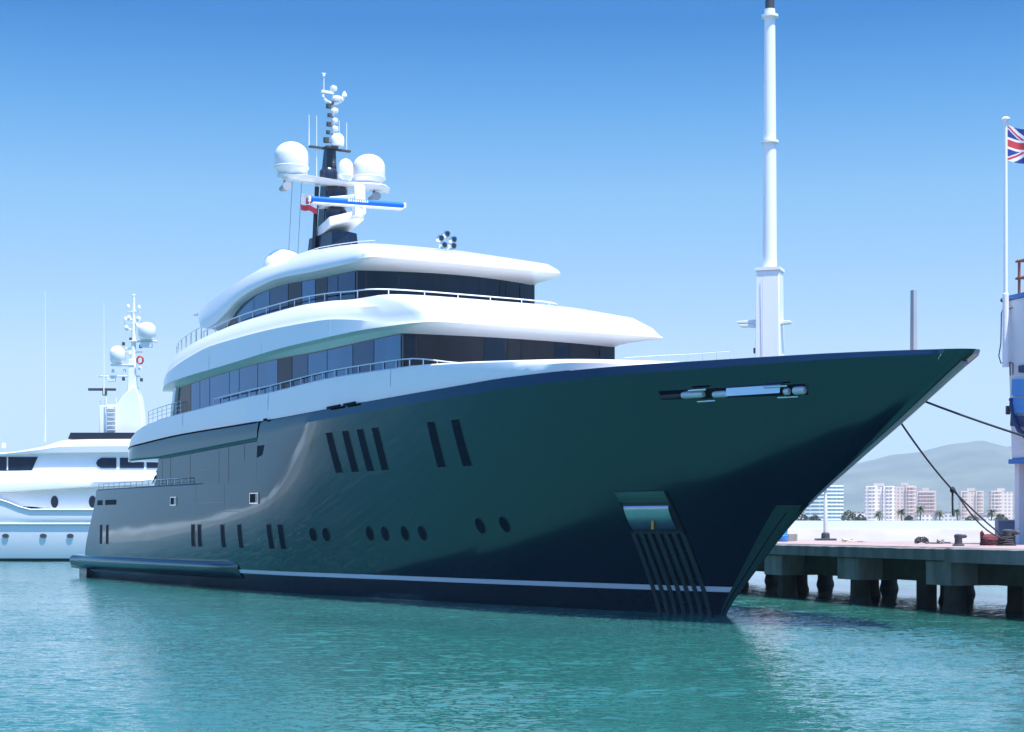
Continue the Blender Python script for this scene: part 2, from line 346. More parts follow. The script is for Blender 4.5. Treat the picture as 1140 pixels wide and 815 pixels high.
FROND = mat('palm_green', (.08, .10, .05), .7, vary=.4, vscale=3)
TRUNK = mat('palm_trunk', (.16, .12, .085), .9, vary=.3, vscale=4)
def palm(label, px, ty, Y, k=1.0):
    X = X_at(px, Y); z0 = 3.0; H = 3.4+(586-ty)/1900*Y-z0
    r = thing('palm_tree', label, 'palm tree', (X, Y, z0), random.uniform(0, 6), 'palms along the far promenade')
    m = MB(); m.tube([(0, 0, 0), (.1, 0, H*.45), (.15, .1, H*.86)], [.34, .26, .22], 7); m.build('trunk', TRUNK, r)
    m = MB(); c = Vector((.15, .1, H*.86))
    for q in range(46):
        a = random.uniform(0, 6.283); up = random.uniform(-.55, 1.0); L = random.uniform(1.5, 2.3)*k
        d = Vector((math.cos(a), math.sin(a), 0)); s = Vector((-math.sin(a), math.cos(a), 0)); A = []; B = []
        for i in range(6):
            t = i/5; p = c+d*(L*t*(1-.25*abs(up)))+Vector((0, 0, L*(up*t-.75*t*t))); wd = .30*(1-t)**.6+.03
            A.append(p+s*wd-Vector((0, 0, wd*.6))); B.append(p+Vector((0, 0, .05)))
            if i == 5: break
        C_ = [b-(a_-b)*Vector((1, 1, -1)) if False else Vector((2*b.x-a_.x, 2*b.y-a_.y, a_.z)) for a_, b in zip(A, B)]
        m.rows([A, B, C_])
    m.build('crown', FROND, r)
for lab, px, ty, Y in [('small palm in front of the broad cream tower', 979, 568, 640), ('palm at the right foot of the broad cream tower', 1004, 566, 620),
                       ('tallest palm, before the shorter dusty pink tower', 1025, 562, 600), ('palm midway between dusty pink and sand towers', 1046.5, 567, 610),
                       ('palm left of the hanging rope tail', 1066, 566, 600), ('palm at the right edge beside the pale sand tower', 1104, 566.5, 605)]:
    palm(lab, px, ty, Y, 1.15)
LEAF = mat('tree_green', (.09, .115, .06), .8, vary=.4, vscale=1)
def shore_tree(label, px, ty, Y, w):
    X = X_at(px, Y); H = 3.4+(586-ty)/1900*Y-3
    r = thing('shore_tree', label, 'tree', (X, Y, 3), 0, 'small round trees along the far promenade')
    m = MB(); m.tube([(0, 0, 0), (.1, 0, H*.5)], [.3, .18], 6); m.build('trunk', TRUNK, r)
    m = MB()
    for q in range(260):
        a, b = random.uniform(0, 6.283), random.gauss(0, .5); rr = w*random.uniform(.3, 1)**.5*(1-.3*abs(b))
        c = Vector((rr*math.cos(a)*math.cos(b), rr*math.sin(a)*math.cos(b), H*.62+H*.36*math.sin(b)*1.3)); s = random.uniform(.25, .5)
        u = Vector((random.gauss(0, 1), random.gauss(0, 1), random.gauss(0, 1))).normalized(); v = u.cross(Vector((.3, .5, .8))).normalized()
        m.add([c+u*s, c+v*s, c-u*s, c-v*s], [(0, 1, 2, 3)])
    m.build('crown', LEAF, r)
for lab, px, ty, w in [('round tree behind the breakwater below the black bow', 893, 573, 2.6), ('round tree just left of the lamp post', 907, 574, 2.4),
                       ('dark tree cluster crown right of the curved teal tower', 945, 570, 3.2), ('low tree left of the broad cream tower', 958, 574, 2.4),
                       ('low tree below the pinkish tower', 1012, 575, 2.0), ('bushy tree under the sand coloured tower', 1082, 574, 2.8), ('low tree against the white pier building', 1114, 573, 2.6)]:
    shore_tree(lab, px, ty, 660, w)

# ------------------------------------------------------------------ the dark superyacht (local: x forward from the stem, y port, z up from the water)
Y = thing('superyacht', 'huge dark grey glossy superyacht with white decks, moored bow to the pier', 'yacht', (8.174, 65.2525, 0), math.atan2(-.85355, .52101))
def ua_top(z): return -60.9+2.4*sm(1.2, 5.8, z) if z > 1.2 else -60.9
def chamf(u): return interp(u, [(-60, .5), (-30, .5), (-6, .42), (4, .28), (12.8, .14)])
def zk(u): return zs(u)-chamf(u)
UB = -31.0
def hull_rows():
    """rows from keel to knuckle; columns aft -> stem, starboard"""
    NA, NF = 26, 90
    eta = [i/NA for i in range(NA)]; xi = [1-(1-i/NF)**1.7 for i in range(NF+1)]
    rows = []; lows = [-1.2, -.5, 0, .45, .9, 1.4, 2, 2.6, 3.2, 3.8, 4.4, 5.0, 5.4, 5.75]
    for z in lows:
        r = [(ua_top(z)+(UB-ua_top(z))*e, z) for e in eta]+[(UB+(us(z)-UB)*x, z) for x in xi]
        rows.append([(u, -hb(u, zz) if u < us(zz)-1e-6 else 0.0, zz) for u, zz in r])
    for k in range(1, 11):
        q = k/10; r = []
        for e in eta: u = ua_top(5.75)+(UB-ua_top(5.75))*e; r.append((u, 5.75+(zk(u)-5.75)*q))
        for x in xi:
            z = 5.75+(zk(UB+(12.6-UB)*x)-5.75)*q
            r.append((UB+(us(z)-UB)*x, z))
        rows.append([(u, -hb(u, zz) if u < us(zz)-1e-6 else 0.0, zz) for u, zz in r])
    top = []
    for (u, v, z) in rows[-1]: # bevelled sheer
        c = chamf(u); top.append((u+(.10 if u > 12 else 0), min(0, v+.22*c) if v < 0 else 0, z+c))
    rows.append(top)
    return rows, NA, len(lows)
HR, NA, NL = hull_rows()
def hull_mesh():
    m = MB()
    for side in (1, -1):
        n = len(HR[0]); vs = [(u, v*side, z) for r in HR for (u, v, z) in r]; fs = []
        for i in range(len(HR)-1):
            for j in range(n-1):
                if i >= NL-1 and j < NA: continue
                a = (i*n+j, i*n+j+1, (i+1)*n+j+1, (i+1)*n+j)
                fs.append(a)
        m.add(vs, fs)
    for i in range(NL-1):                                            # transom
        a, b = HR[i][0], HR[i+1][0]; m.add([a, (a[0], -a[1], a[2]), (b[0], -b[1], b[2]), b], [(0, 1, 2, 3)])
    return m
hull = hull_mesh().build('hull', HULL, Y, sharp=16)
def deck_sheet(name, us_, z_of, inset, m_, parent=Y):
    m = MB(); rows = []
    for u in us_:
        z = z_of(u); b = max(.01, hb(u, min(z, zk(u)))-inset); rows.append([(u, -b, z), (u, -b*.5, z+.02), (u, 0, z+.03), (u, b*.5, z+.02), (u, b, z)])
    m.rows(rows); return m.build(name, m_, parent)
deck_sheet('foredeck', [UB+i*(12.5-UB)/60 for i in range(61)], lambda u: zs(u)-.10, .16, TEAK)
deck_sheet('main_deck', [-58.6+i*(UB+58.6)/20 for i in range(21)], lambda u: 5.0, .05, TEAK)

def patch(m, corners, off, nu=6, nz=8, side=-1, skirt=.05):
    """sheet on the hull between four (u, z) corners (bottom aft, bottom fwd, top fwd, top aft), off metres proud, with a skirt back to the hull"""
    (a, b, c, d) = corners; rows = []; rows_in = []
    for j in range(nz+1):
        t = j/nz; row = []; rin = []
        for i in range(nu+1):
            s = i/nu
            u = (a[0]*(1-s)+b[0]*s)*(1-t)+(d[0]*(1-s)+c[0]*s)*t; z = (a[1]*(1-s)+b[1]*s)*(1-t)+(d[1]*(1-s)+c[1]*s)*t
            u = min(u, us(z)-.002)
            du = (hb(u+.05, z)-hb(u-.05, z))/.1; dz = (hb(u, z+.05)-hb(u, z-.05))/.1
            nrm = Vector((-du, 1, -dz)).normalized(); p = Vector((u, hb(u, z), z))
            q = p+nrm*off; row.append((q.x, side*q.y, q.z)); q = p+nrm*(off-skirt); rin.append((q.x, side*q.y, q.z))
        rows.append(row); rows_in.append(rin)
    m.rows(rows)
    edge = rows[0]+[r[-1] for r in rows[1:]]+rows[-1][-2::-1]+[r[0] for r in rows[-2:0:-1]]
    edgi = rows_in[0]+[r[-1] for r in rows_in[1:]]+rows_in[-1][-2::-1]+[r[0] for r in rows_in[-2:0:-1]]
    m.rows([edge, edgi], True); return m
def rect(u, z0, z1, w, lean=0): return [(u-w/2, z0), (u+w/2, z0), (u+w/2+lean, z1), (u-w/2+lean, z1)]
def grow(c, g): return [(c[0][0]-g, c[0][1]-g), (c[1][0]+g, c[1][1]-g), (c[2][0]+g, c[2][1]+g), (c[3][0]-g, c[3][1]+g)]
def hull_window(c):
    w = patch(MB(), c, .018).build('window', HGLASS, Y, sharp=40)
    patch(MB(), grow(c, .045), .010).build('window_frame', HULLEDGE, w, sharp=40)
for u, w in [(-57.0, .46), (-55.6, .46), (-40.05, .5), (-39.05, .5), (-35.65, .5), (-33.3, .5), (-29.6, .48), (-28.4, .48)]: hull_window(rect(u, 2.26, 3.5, w))
for (u1, u0) in [(-22.62, -22.2), (-20.95, -20.72), (-19.48, -19.3), (-17.98, -17.93), (-12.86, -13.04), (-10.84, -11.07)]:
    hull_window(rect(u0, 5.96, 7.88, .62, u1-u0))
def oval(m, u, z, ru, rz, off):
    c = []; ci = []
    for k in range(20):
        a = 2*math.pi*k/20; uu, zz = u+ru*math.cos(a), z+rz*math.sin(a); c.append((uu, -hb(uu, zz)-off, zz-off*.2)); ci.append((uu, -hb(uu, zz)+.04, zz))
    m.rows([c, ci], True); m.add(c, [tuple(range(20))]); return m
for u, z in [(-25.45, 3.0), (-24.34, 3.0), (-20.67, 3.06), (-19.41, 3.06), (-17.73, 3.08), (-16.28, 3.1), (-11.78, 3.42), (-10.12, 3.48)]:
    p = oval(MB(), u, z, .28, .33, .030).build('porthole', HGLASS, Y, sharp=40); oval(MB(), u, z, .33, .38, .016).build('porthole_rim', HULLEDGE, p, sharp=40)

def strip(z0, z1, off, ulo, uhi, n=70, nz=3):
    m = MB()
    for side in (-1, 1):
        rows = []
        for k in range(nz+1):
            z = z0+(z1-z0)*k/nz; hi = us(z)+(.0 if uhi is None else uhi-12); row = []
            for i in range(n+1):
                u = ulo+(us(z)-.001-ulo)*(1-(1-i/n)**1.5); row.append((u, side*(hb(u, z)+off), z))
            rows.append(row)
        m.rows(rows)
    return m
strip(-.9, .88, .006, -60.8, None).build('boot_top', BOOT, Y, sharp=60)
strip(.90, 1.10, .012, -36.2, None, nz=1).build('boot_stripe', WHITE2, Y, sharp=60)
# shelf along the after hull and the swim platform it runs into
rows = []
for i in range(40):
    u = -62.6+i*(28.4)/39; k = min(1, (-34.2-u)/2.4+.02); b = lambda z: hb(max(u, -60.8), z)
    rows.append([(u-.9*(1-k), -b(1.5)+.1, 1.5), (u-.5*(1-k), -b(1.5)-.30*k, 1.46), (u, -b(1.4)-.46*k, 1.34), (u, -b(1.3)-.50*k, 1.12), (u, -b(1.1)-.44*k, .9), (u+.3*(1-k), -b(.8)-.18*k, .62), (u+.3*(1-k), -b(.6)+.1, .55)])
m = MB(); m.rows(rows, True, True); m.rows([[(x, -y, z) for x, y, z in r] for r in rows], True, True); m.build('rub_rail', HULL, Y, sharp=50)
m = MB(); m.rows([[(-62.7, -6.25, .62), (-62.9, -6.3, 1.1), (-62.7, -6.1, 1.46), (-60.2, -5.6, 1.52), (-60.2, 5.6, 1.52), (-62.7, 6.1, 1.46), (-62.9, 6.3, 1.1), (-62.7, 6.25, .62)], [(-60.5, -5.9, .5), (-60.4, -5.9, .9), (-60.3, -5.7, 1.3), (-60.1, -5.5, 1.4), (-60.1, 5.5, 1.4), (-60.3, 5.7, 1.3), (-60.4, 5.9, .9), (-60.5, 5.9, .5)]], True, True)
m.box((-61.6, 0, .3), (1.6, 11.6, .9)); m.build('swim_platform', HULL, Y, sharp=50)

# recessed main deck side wall, its end opening and the overhanging band of hull colour above it
m = MB(); W0 = 5.86
for side in (-1, 1):
    m.add([(-47.4, side*W0, 5.0), (UB+.1, side*W0, 5.0), (UB+.1, side*W0, 8.0), (-46.6, side*W0, 7.62)], [(0, 1, 2, 3)])
m.add([(-47.4, -W0, 5.0), (-47.4, W0, 5.0), (-46.6, W0, 7.62), (-46.6, -W0, 7.62)], [(0, 1, 2, 3)])
wall = m.build('side_wall', HULL, Y, sharp=20)
m = MB()
for u in (-46.0, -44.6, -41.4, -37.0): m.box((u, -W0-.004, 6.6), (.03, .012, 1.9))
m.build('panel_joint', HULLEDGE, wall)
m = MB()
for side in (-1, 1): m.rows([[(UB+.004, side*(hb(UB, z)+.004), z) for z in [5.74+i*.3 for i in range(9)]+[zk(UB)]], [(UB-.002, side*(W0-.1), z) for z in [5.74+i*.3 for i in range(9)]+[zk(UB)]]])
m.build('recess_end', HULL, Y)
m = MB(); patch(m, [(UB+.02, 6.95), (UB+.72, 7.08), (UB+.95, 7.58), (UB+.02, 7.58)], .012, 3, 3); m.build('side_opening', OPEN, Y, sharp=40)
band = []
for i in range(30):
    u = -53.6+i*(UB+53.6)/29; k = sm(-54.4, -49.5, u); zt = zs(u); zb = interp(u, [(-53.6, 7.45), (-46, 7.43), (-31, 7.9)])
    b = 6.12-.9*(1-k)**2; r = [(u, -b+.75, zb+.05), (u, -b+.04, zb), (u, -b-.03, zb+.12), (u, -b-.03, zt-.5), (u, -b+.07, zt+.01)]
    band.append(r)
m = MB(); m.rows(band); m.rows([[(x, -y, z) for x, y, z in r] for r in band])
a = band[0]; m.add(a+[(x, -y, z) for x, y, z in reversed(a)], [tuple(range(10))])
for i in range(29):
    p, q = band[i], band[i+1]; m.add([p[0], (p[0][0], -p[0][1], p[0][2]), (q[0][0], -q[0][1], q[0][2]), q[0]], [(0, 1, 2, 3)])
m.build('overhang_band', HULL, Y, sharp=25)
# main deck rails aft
def railing(name, pts, h, nposts, m_=STEEL, r=.028, mids=1, parent=Y, rp=None):
    m = MB(); top = [(p[0], p[1], p[2]+h) for p in pts]; m.tube(top, r, 6)
    for k in range(mids): m.tube([(p[0], p[1], p[2]+h*(k+1)/(mids+1)) for p in pts], r*.55, 5)
    L = [0]
    for a, b in zip(pts, pts[1:]): L.append(L[-1]+math.dist(a, b))
    for k in range(nposts):
        s = L[-1]*k/(nposts-1)
        for i in range(len(pts)-1):
            if s <= L[i+1]+1e-6: break
        t = (s-L[i])/(L[i+1]-L[i]); p = [pts[i][c]*(1-t)+pts[i+1][c]*t for c in range(3)]
        m.tube([(p[0], p[1], p[2]-.03), (p[0], p[1], p[2]+h)], rp or r*.8, 6)
    return m.build(name, m_, parent, sharp=60)
railing('railing', [(u, -hb(u, 5.75)+.1, 5.75) for u in [-58.2+i*1.0 for i in range(18)]], .42, 16)
m = MB()
for side in (-1, 1):
    rr = [(u, side*(hb(u, 5.75)-.09), 5.77) for u in [-58.4+i for i in range(19)]+[-40]]; m.tube(rr, .06, 6)
m.build('bulwark_cap', HULL, Y)
# fairleads and mooring ports
for (u, z, w, h) in [(-43.3, 4.86, .62, .40), (-31.3, 4.86, .80, .46)]:
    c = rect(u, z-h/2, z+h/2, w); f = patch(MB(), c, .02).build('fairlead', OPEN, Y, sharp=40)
    m = MB()
    for a0, a1, c0, c1 in [(u-w/2-.06, u-w/2, z-h/2-.05, z+h/2+.05), (u+w/2, u+w/2+.07, z-h/2-.05, z+h/2+.05), (u+w/2+.22, u+w/2+.28, z-h/2-.05, z+h/2+.05), (u-w/2, u+w/2+.22, z-h/2-.06, z-h/2), (u-w/2, u+w/2+.22, z+h/2, z+h/2+.05)]: patch(m, [(a0, c0), (a1, c0), (a1, c1), (a0, c1)], .06, 2, 2)
    m.build('fairlead_lip', CHROME, f, sharp=40)
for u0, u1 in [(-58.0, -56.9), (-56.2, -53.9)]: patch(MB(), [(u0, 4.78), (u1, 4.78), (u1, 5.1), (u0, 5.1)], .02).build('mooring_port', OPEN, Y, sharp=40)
# shell door: seams only
m = MB()
for c in [[(-39.7, 4.68), (-35.4, 4.68), (-35.4, 4.72), (-39.7, 4.72)], [(-35.42, 4.2), (-35.38, 4.2), (-35.38, 5.7), (-35.42, 5.7)], [(-39.7, 4.7), (-39.66, 4.7), (-39.66, 5.7), (-39.7, 5.7)], [(-35.4, 4.18), (-33.2, 4.18), (-33.2, 4.22), (-35.4, 4.22)]]: patch(m, c, .006, 4, 4, skirt=.01)
m.build('door_seam', HULLEDGE, Y, sharp=60)
m = MB()
for x0, z0, x1, z1 in [(-41.4, 5.75, -41.37, 7.45), (-35.6, 5.75, -35.57, 7.7), (-41.4, 6.55, -35.6, 6.59), (-33.4, 6.9, -33.37, 7.75), (-33.4, 7.72, -31.2, 7.76)]: m.b2((x0, -W0-.012, z0), (x1, -W0+.01, z1))
m.build('door_outline', HULLEDGE, wall)

# long stainless fairlead slot in the bow
def on(u, z, off):
    du = (hb(u+.05, z)-hb(u-.05, z))/.1; dz = (hb(u, z+.05)-hb(u, z-.05))/.1
    n = Vector((-du, 1, -dz)).normalized(); p = Vector((u, hb(u, z), z))+n*off; return (p.x, -p.y, p.z)

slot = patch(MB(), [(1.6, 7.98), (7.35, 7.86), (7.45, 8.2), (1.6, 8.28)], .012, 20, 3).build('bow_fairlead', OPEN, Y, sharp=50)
def bar(name, u0, u1, z0, z1, off, m_):
    m = MB(); r = (z1-z0)/2; n = 6
    m.tube([on(u0+(u1-u0)*i/n, (z0+z1)/2, off) for i in range(n+1)], [r*.85]+[r]*(n-1)+[r*.85], 12); return m.build(name, m_, slot, sharp=50)
bar('roller', 1.65, 2.55, 8.0, 8.22, .07, FRAME); bar('roller', 2.6, 3.5, 8.0, 8.26, .09, SATIN); bar('lip_plate', 3.0, 3.75, 8.24, 8.34, .13, CHROME); bar('lip_plate', 3.1, 3.85, 7.86, 7.95, .13, CHROME)
bar('roller', 3.9, 4.45, 7.98, 8.22, .12, SATIN); m = MB(); bu = [4.5+2.12*i/8 for i in range(9)]; m.rows([[(u, -hb(u, z)+.02 if k in (0, 3) else -hb(u, 8.22)-(.10 if k == 1 else .07), z) for u in bu] for k, z in enumerate([7.94, 7.94, 8.22, 8.22])]); m.build('bar', mat('polished_bar', (.86, .87, .9), .14, 1.0, vary=.03), slot, sharp=30); bar('lip_plate', 6.0, 6.9, 8.2, 8.28, .13, CHROME); bar('lip_plate', 6.3, 7.05, 7.84, 7.92, .13, CHROME); bar('roller', 6.66, 6.85, 7.94, 8.18, .12, SATIN); bar('roller', 7.0, 7.4, 7.92, 8.2, .10, SATIN)

# anchor pocket with its anchor and the chafing ribs below it
pocket = patch(MB(), [(-3.12, 3.12), (-.62, 3.12), (-.62, 4.4), (-3.12, 4.4)], .012, 8, 6).build('anchor_pocket', DGREY, Y, sharp=40)
m = MB(); us_ = [-3.16+i*2.58/8 for i in range(9)]
m.rows([[on(u, 4.74, .012) for u in us_], [on(u, 4.74, .05) for u in us_], [on(u, 4.36, .045) for u in us_], [on(u, 4.33, .015) for u in us_]]); m.build('pocket_flange', mat('flange_water_green', (.10, .22, .19), .4, .3, vary=.15), pocket, sharp=40)  # green of the reflected water is put into the flange colour
m = MB(); rows = []
for k in range(11):
    a = math.pi*k/10; z = 3.72-.48*math.cos(a); rows.append([on(-2.95+i*2.15/8, z, .03+.13*math.sin(a)) for i in range(9)])
m.rows(rows); anc = m.build('anchor', mat('anchor_steel', (.48, .51, .56), .28, 1.0, vary=.15, vscale=2), pocket, sharp=40)
m = MB(); m.box(on(-1.75, 3.55, .22), (.10, .10, .34), R(30)); m.build('shackle', mat('brass', (.42, .27, .08), .4, .6), anc)
for s in (-3.12, -.62):
    m = MB(); patch(m, [(s-.05, 3.1), (s+.05, 3.1), (s+.05, 4.74), (s-.05, 4.74)], .06, 2, 8, skirt=.07); m.build('pocket_edge', HULL, pocket, sharp=40)
for k in range(7):
    u = -3.05+k*2.36/6; m = MB(); patch(m, [(u-.085, -.4), (u+.085, -.4), (u+.085, 3.16), (u-.085, 3.16)], .07, 2, 16, skirt=.09); m.build('chafing_rib', RIB, Y, sharp=40)
# stem plate and stem bar
m = MB()
for side in (-1, 1):
    rows = []
    for k in range(17):
        z = -.3+k*4.46/16; w = .22+.80*(max(z, 0)/4.16); rows.append([(us(z)-w*(1-i/6), side*(hb(us(z)-w*(1-i/6), z)+.022), z) for i in range(7)])
    m.rows(rows)
rows = [[(us(z)-.42*(.22+.80*(max(z, 0)/4.16))-.06*i, side_*(hb(us(z)-.42*(.22+.80*(max(z, 0)/4.16))-.06*i, z)+.03), z) for i in (0, 1)] for side_ in (-1,) for z in [k*.26 for k in range(16)]]
stem_line = rows
plate = m.build('stem_plate', mat('stem_green', (.030, .085, .072), .4, .1, spec=.3, vary=.25), Y, sharp=40)
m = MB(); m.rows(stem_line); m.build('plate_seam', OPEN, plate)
m = MB(); m.tube([(us(z)+.0, 0, z) for z in [4.2+i*.3 for i in range(16)]], [.04+.012*i*.6 for i in range(16)], 8); m.build('stem_bar', mat('sunlit_stem', (.42, .34, .36), .5, .3), Y)  # pinkish tone paints the sunlit edge of the stem into the bar
# folded bow mast
m = MB(); m.box((9.95, 0, 10.1), (.17, .17, 2.3), taper=.85); m.box((9.78, .12, 10.05), (.10, .08, 2.15)); m.build('bow_mast', mat('grey_mast', (.33, .37, .42), .4, vary=.1), Y)

# ---------------------------------------------------------------- tiers
def level(ua, uc, uf, w, z, n=3.0, ns=36, nf=20, arc=False):
    W_ = w if callable(w) else (lambda u: w); Z_ = z if callable(z) else (lambda u: z); st = []
    for i in range(ns+1): u = ua+(uc-ua)*i/ns; st.append((u, -W_(u), Z_(u)))
    wc = W_(uc)
    for i in range(1, nf+1):
        if arc: q = 1-i/nf; u = uc+(uf-uc)*(1-q*q); v = -wc*q
        else: a = math.pi/2*i/nf; u = uc+(uf-uc)*math.sin(a)**(2/n); v = -wc*max(0, math.cos(a))**(2/n)
        st.append((u, v, Z_(u)))
    return st+[(u, -v, z) for u, v, z in reversed(st[:-1])]
def tier(levels, cap=False, aft=True):
    m = MB(); m.rows(levels)
    if aft:
        for a, b in zip(levels, levels[1:]): m.add([a[0], a[-1], b[-1], b[0]], [(0, 1, 2, 3)])
    if cap:
        r = levels[-1]; n = len(r); half = n//2
        m.add(r, [(i, i+1, n-2-i, n-1-i) for i in range(half-1)]+[(half-1, half, half+1)])
    return m
def tab(pts): return lambda u: spl(u, pts)

# --- upper deck: white bulwark on the hull
T1 = tab([(-54, 8.45), (-52.2, 8.72), (-50.4, 9.22), (-47.6, 9.67), (-38.1, 10.07), (-29.4, 10.32), (-21.9, 10.52), (-15.5, 10.45), (-10.6, 10.25), (-6.3, 9.98), (-2.4, 9.74), (1.5, 9.42)])
w1 = lambda d: (lambda u: min(6.08, hb(u, zk(u))-.16 if u > -31 else 6.08)-d-.9*(1-sm(-54.6, -49.0, u))**2)
lv = [level(-53.7, -8.5, 3.1, w1(0), lambda u: zs(u)+.02, 2.4), level(-53.3, -8.5, 2.9, w1(-.03), lambda u: min(T1(u)-.15, zs(u)+.35) if u < 0 else zs(u)+.08, 2.4),
      level(-52.6, -8.6, 2.2, w1(.02), lambda u: T1(u)-.06, 2.4), level(-52.5, -8.6, 2.0, w1(.09), T1, 2.4), level(-52.4, -8.7, 1.6, w1(.22), T1, 2.4), level(-52.4, -8.8, .4, w1(.26), lambda u: min(T1(u)-.12, 9.35), 2.4)]
tier(lv, cap=True).build('upper_bulwark', WHITE, Y, sharp=30)
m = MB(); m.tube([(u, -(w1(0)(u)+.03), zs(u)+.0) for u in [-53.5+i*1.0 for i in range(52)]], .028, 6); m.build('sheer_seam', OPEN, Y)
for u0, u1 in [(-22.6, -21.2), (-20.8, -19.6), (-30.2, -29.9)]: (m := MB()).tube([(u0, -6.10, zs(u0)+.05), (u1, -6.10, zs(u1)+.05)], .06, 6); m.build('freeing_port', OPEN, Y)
# upper deckhouse with its window panes
Z1 = tab([(-44, 11.42), (-42.9, 11.47), (-36.8, 11.76), (-29.3, 11.93), (-24.8, 11.86), (-16, 11.92), (-14, 11.88)])
HW1, UC1, UF1 = 5.70, -15.6, -14.7
house1 = tier([level(-44.2, UC1, UF1, HW1, 9.1, arc=True), level(-43.6, UC1, UF1, HW1, lambda u: Z1(u)+.12, arc=True)], cap=True).build('upper_deckhouse', FRAME, Y, sharp=20)
def side_pane(u0, u1, hw, z0, z1, m_, parent, side=-1, dz0=0.0, off=.03):
    g = .035; m = MB(); n = 3; rows = []
    for o in (off, -.02):
        rows.append([(u0+g, side*(hw+o), z0(u0) if callable(z0) else z0)]+[(u0+g+(u1-u0-2*g)*i/n, side*(hw+o), z1(u0+(u1-u0)*i/n)-dz0) for i in range(n+1)]+[(u1-g, side*(hw+o), z0(u1) if callable(z0) else z0)])
    k = len(rows[0]); m.add(rows[0], [tuple(range(k))]); m.rows(rows, True)
    return m.build('window', m_, parent, sharp=40)
def front_pane(q0, q1, hw, uc, uf, z0, z1, m_, parent, lean=0):
    m = MB(); R0 = []; R1 = []; n = 5; g = .05/hw
    for i in range(n+1):
        q = q0+g+(q1-q0-2*g)*i/n; u = uc+(uf-uc)*(1-q*q)
        R0.append((u+.035, hw*q, z0)); R1.append((u+.035+lean, hw*q, z1(u)))
    m.rows([[(x-.06, y, z) for x, y, z in R0], R0, R1, [(x-.06, y, z) for x, y, z in R1]]); return m.build('window', m_, parent, sharp=40)
px1 = [-43.3, -41.6, -40.2, -38.7, -35.8, -34.4, -31.9, -29.3, -27.5, -25.6, -23.4, -20.6, -18.4, -15.75]
for i in range(len(px1)-1):
    side_pane(px1[i], px1[i+1], HW1, 9.3, Z1, FRAME if i == 0 else (DGLASS if i == 7 else (MGLASS if i in (8, 11) else GLASS)), house1)
    side_pane(px1[i], px1[i+1], HW1, 9.3, Z1, GLASS, house1, side=1)
for q0, q1, k in [(-1, -.90, 0), (-.90, -.36, 1), (-.36, -.16, 0), (-.16, -.03, 1), (-.03, .30, 1), (.30, .46, 0), (.46, .80, 1), (.80, 1, 0)]:
    front_pane(q0, q1, HW1, UC1, UF1, 9.4, Z1, GLASSB if k else FGLASS, house1)
m = MB(); m.prism([(-44.9, 9.3), (-44.5, 9.3), (-43.7, 11.5), (-44.1, 11.5)], -5.85, -5.6); m.prism([(-44.9, 9.3), (-44.5, 9.3), (-43.7, 11.5), (-44.1, 11.5)], 5.6, 5.85); m.build('pillar', WHITE, Y)
# soffit and the big white bulwark of the bridge deck
ZL = tab([(-47.4, 11.50), (-46.4, 11.58), (-41.7, 11.88), (-34.9, 12.10), (-26.3, 12.36), (-20.3, 12.38), (-14.5, 12.22), (-12.4, 12.1)])
ZC = tab([(-47, 11.9), (-46, 12.08), (-44, 12.45), (-41, 12.95), (-37, 13.34), (-30.4, 13.43), (-23.3, 13.28), (-19, 12.86), (-16.8, 12.50), (-15, 12.34), (-13.6, 12.24), (-12.2, 12.16)])
ZT = tab([(-46.4, 13.28), (-45.8, 13.36), (-39.9, 14.11), (-33.3, 14.44), (-27.9, 14.47), (-23.8, 14.31), (-20.4, 14.06), (-18.8, 14.04)])
wl = lambda w, k=1.0: (lambda u: w-k*(1-sm(-48.2, -42.5, u))**2)
tier([level(-43.6, UC1-.05, UF1-.05, HW1-.05, lambda u: Z1(u)+.02, arc=True), level(-45.2, -15.3, -13.7, wl(5.95), lambda u: ZL(u)-.18+.06, 5), level(-47.2, -13.1, -11.95, wl(6.26), ZL, 6)]).build('soffit', WHITE2, Y, sharp=12)
lv = [level(-47.2, -13.1, -11.95, wl(6.26), ZL, 6), level(-46.9, -13.15, -11.95, wl(6.20), ZC, 6), level(-46.85, -13.3, -12.05, wl(6.17), lambda u: ZC(u)+.05, 6),
      level(-46.7, -14.0, -12.45, wl(6.10), lambda u: ZC(u)*.78+ZT(u)*.22, 6), level(-46.5, -15.5, -13.6, wl(5.98), lambda u: ZC(u)*.48+ZT(u)*.52, 5), level(-46.2, -19.0, -17.0, wl(5.68), lambda u: ZT(u)-.10, 4), level(-46.1, -21.0, -18.9, wl(5.52), ZT, 4), level(-46.0, -21.4, -19.4, wl(5.30), ZT, 4), level(-46.0, -21.4, -19.5, wl(5.26), lambda u: 13.2, 4)]
tier(lv, cap=True).build('bridge_bulwark', WHITE, Y, sharp=20)
JOINT = mat('joint_grey_paint', (.45, .48, .52), .5)
for u in (-42.0, -30.0, -16.4): (m := MB()).tube([(u, -(w1(0)(u)+.004), zs(u)+.05), (u, -(w1(-.015)(u)+.01), (zs(u)+T1(u))/2), (u, -(w1(.02)(u)+.004), T1(u)-.08)], .011, 5); m.build('panel_joint', JOINT, Y)
for u in (-37.5, -30.2, -22.0): (m := MB()).tube([(u, -wl(6.262)(u), ZL(u)+.03), (u, -wl(6.206)(u), ZC(u)-.03)], .011, 5); m.build('panel_joint', JOINT, Y)
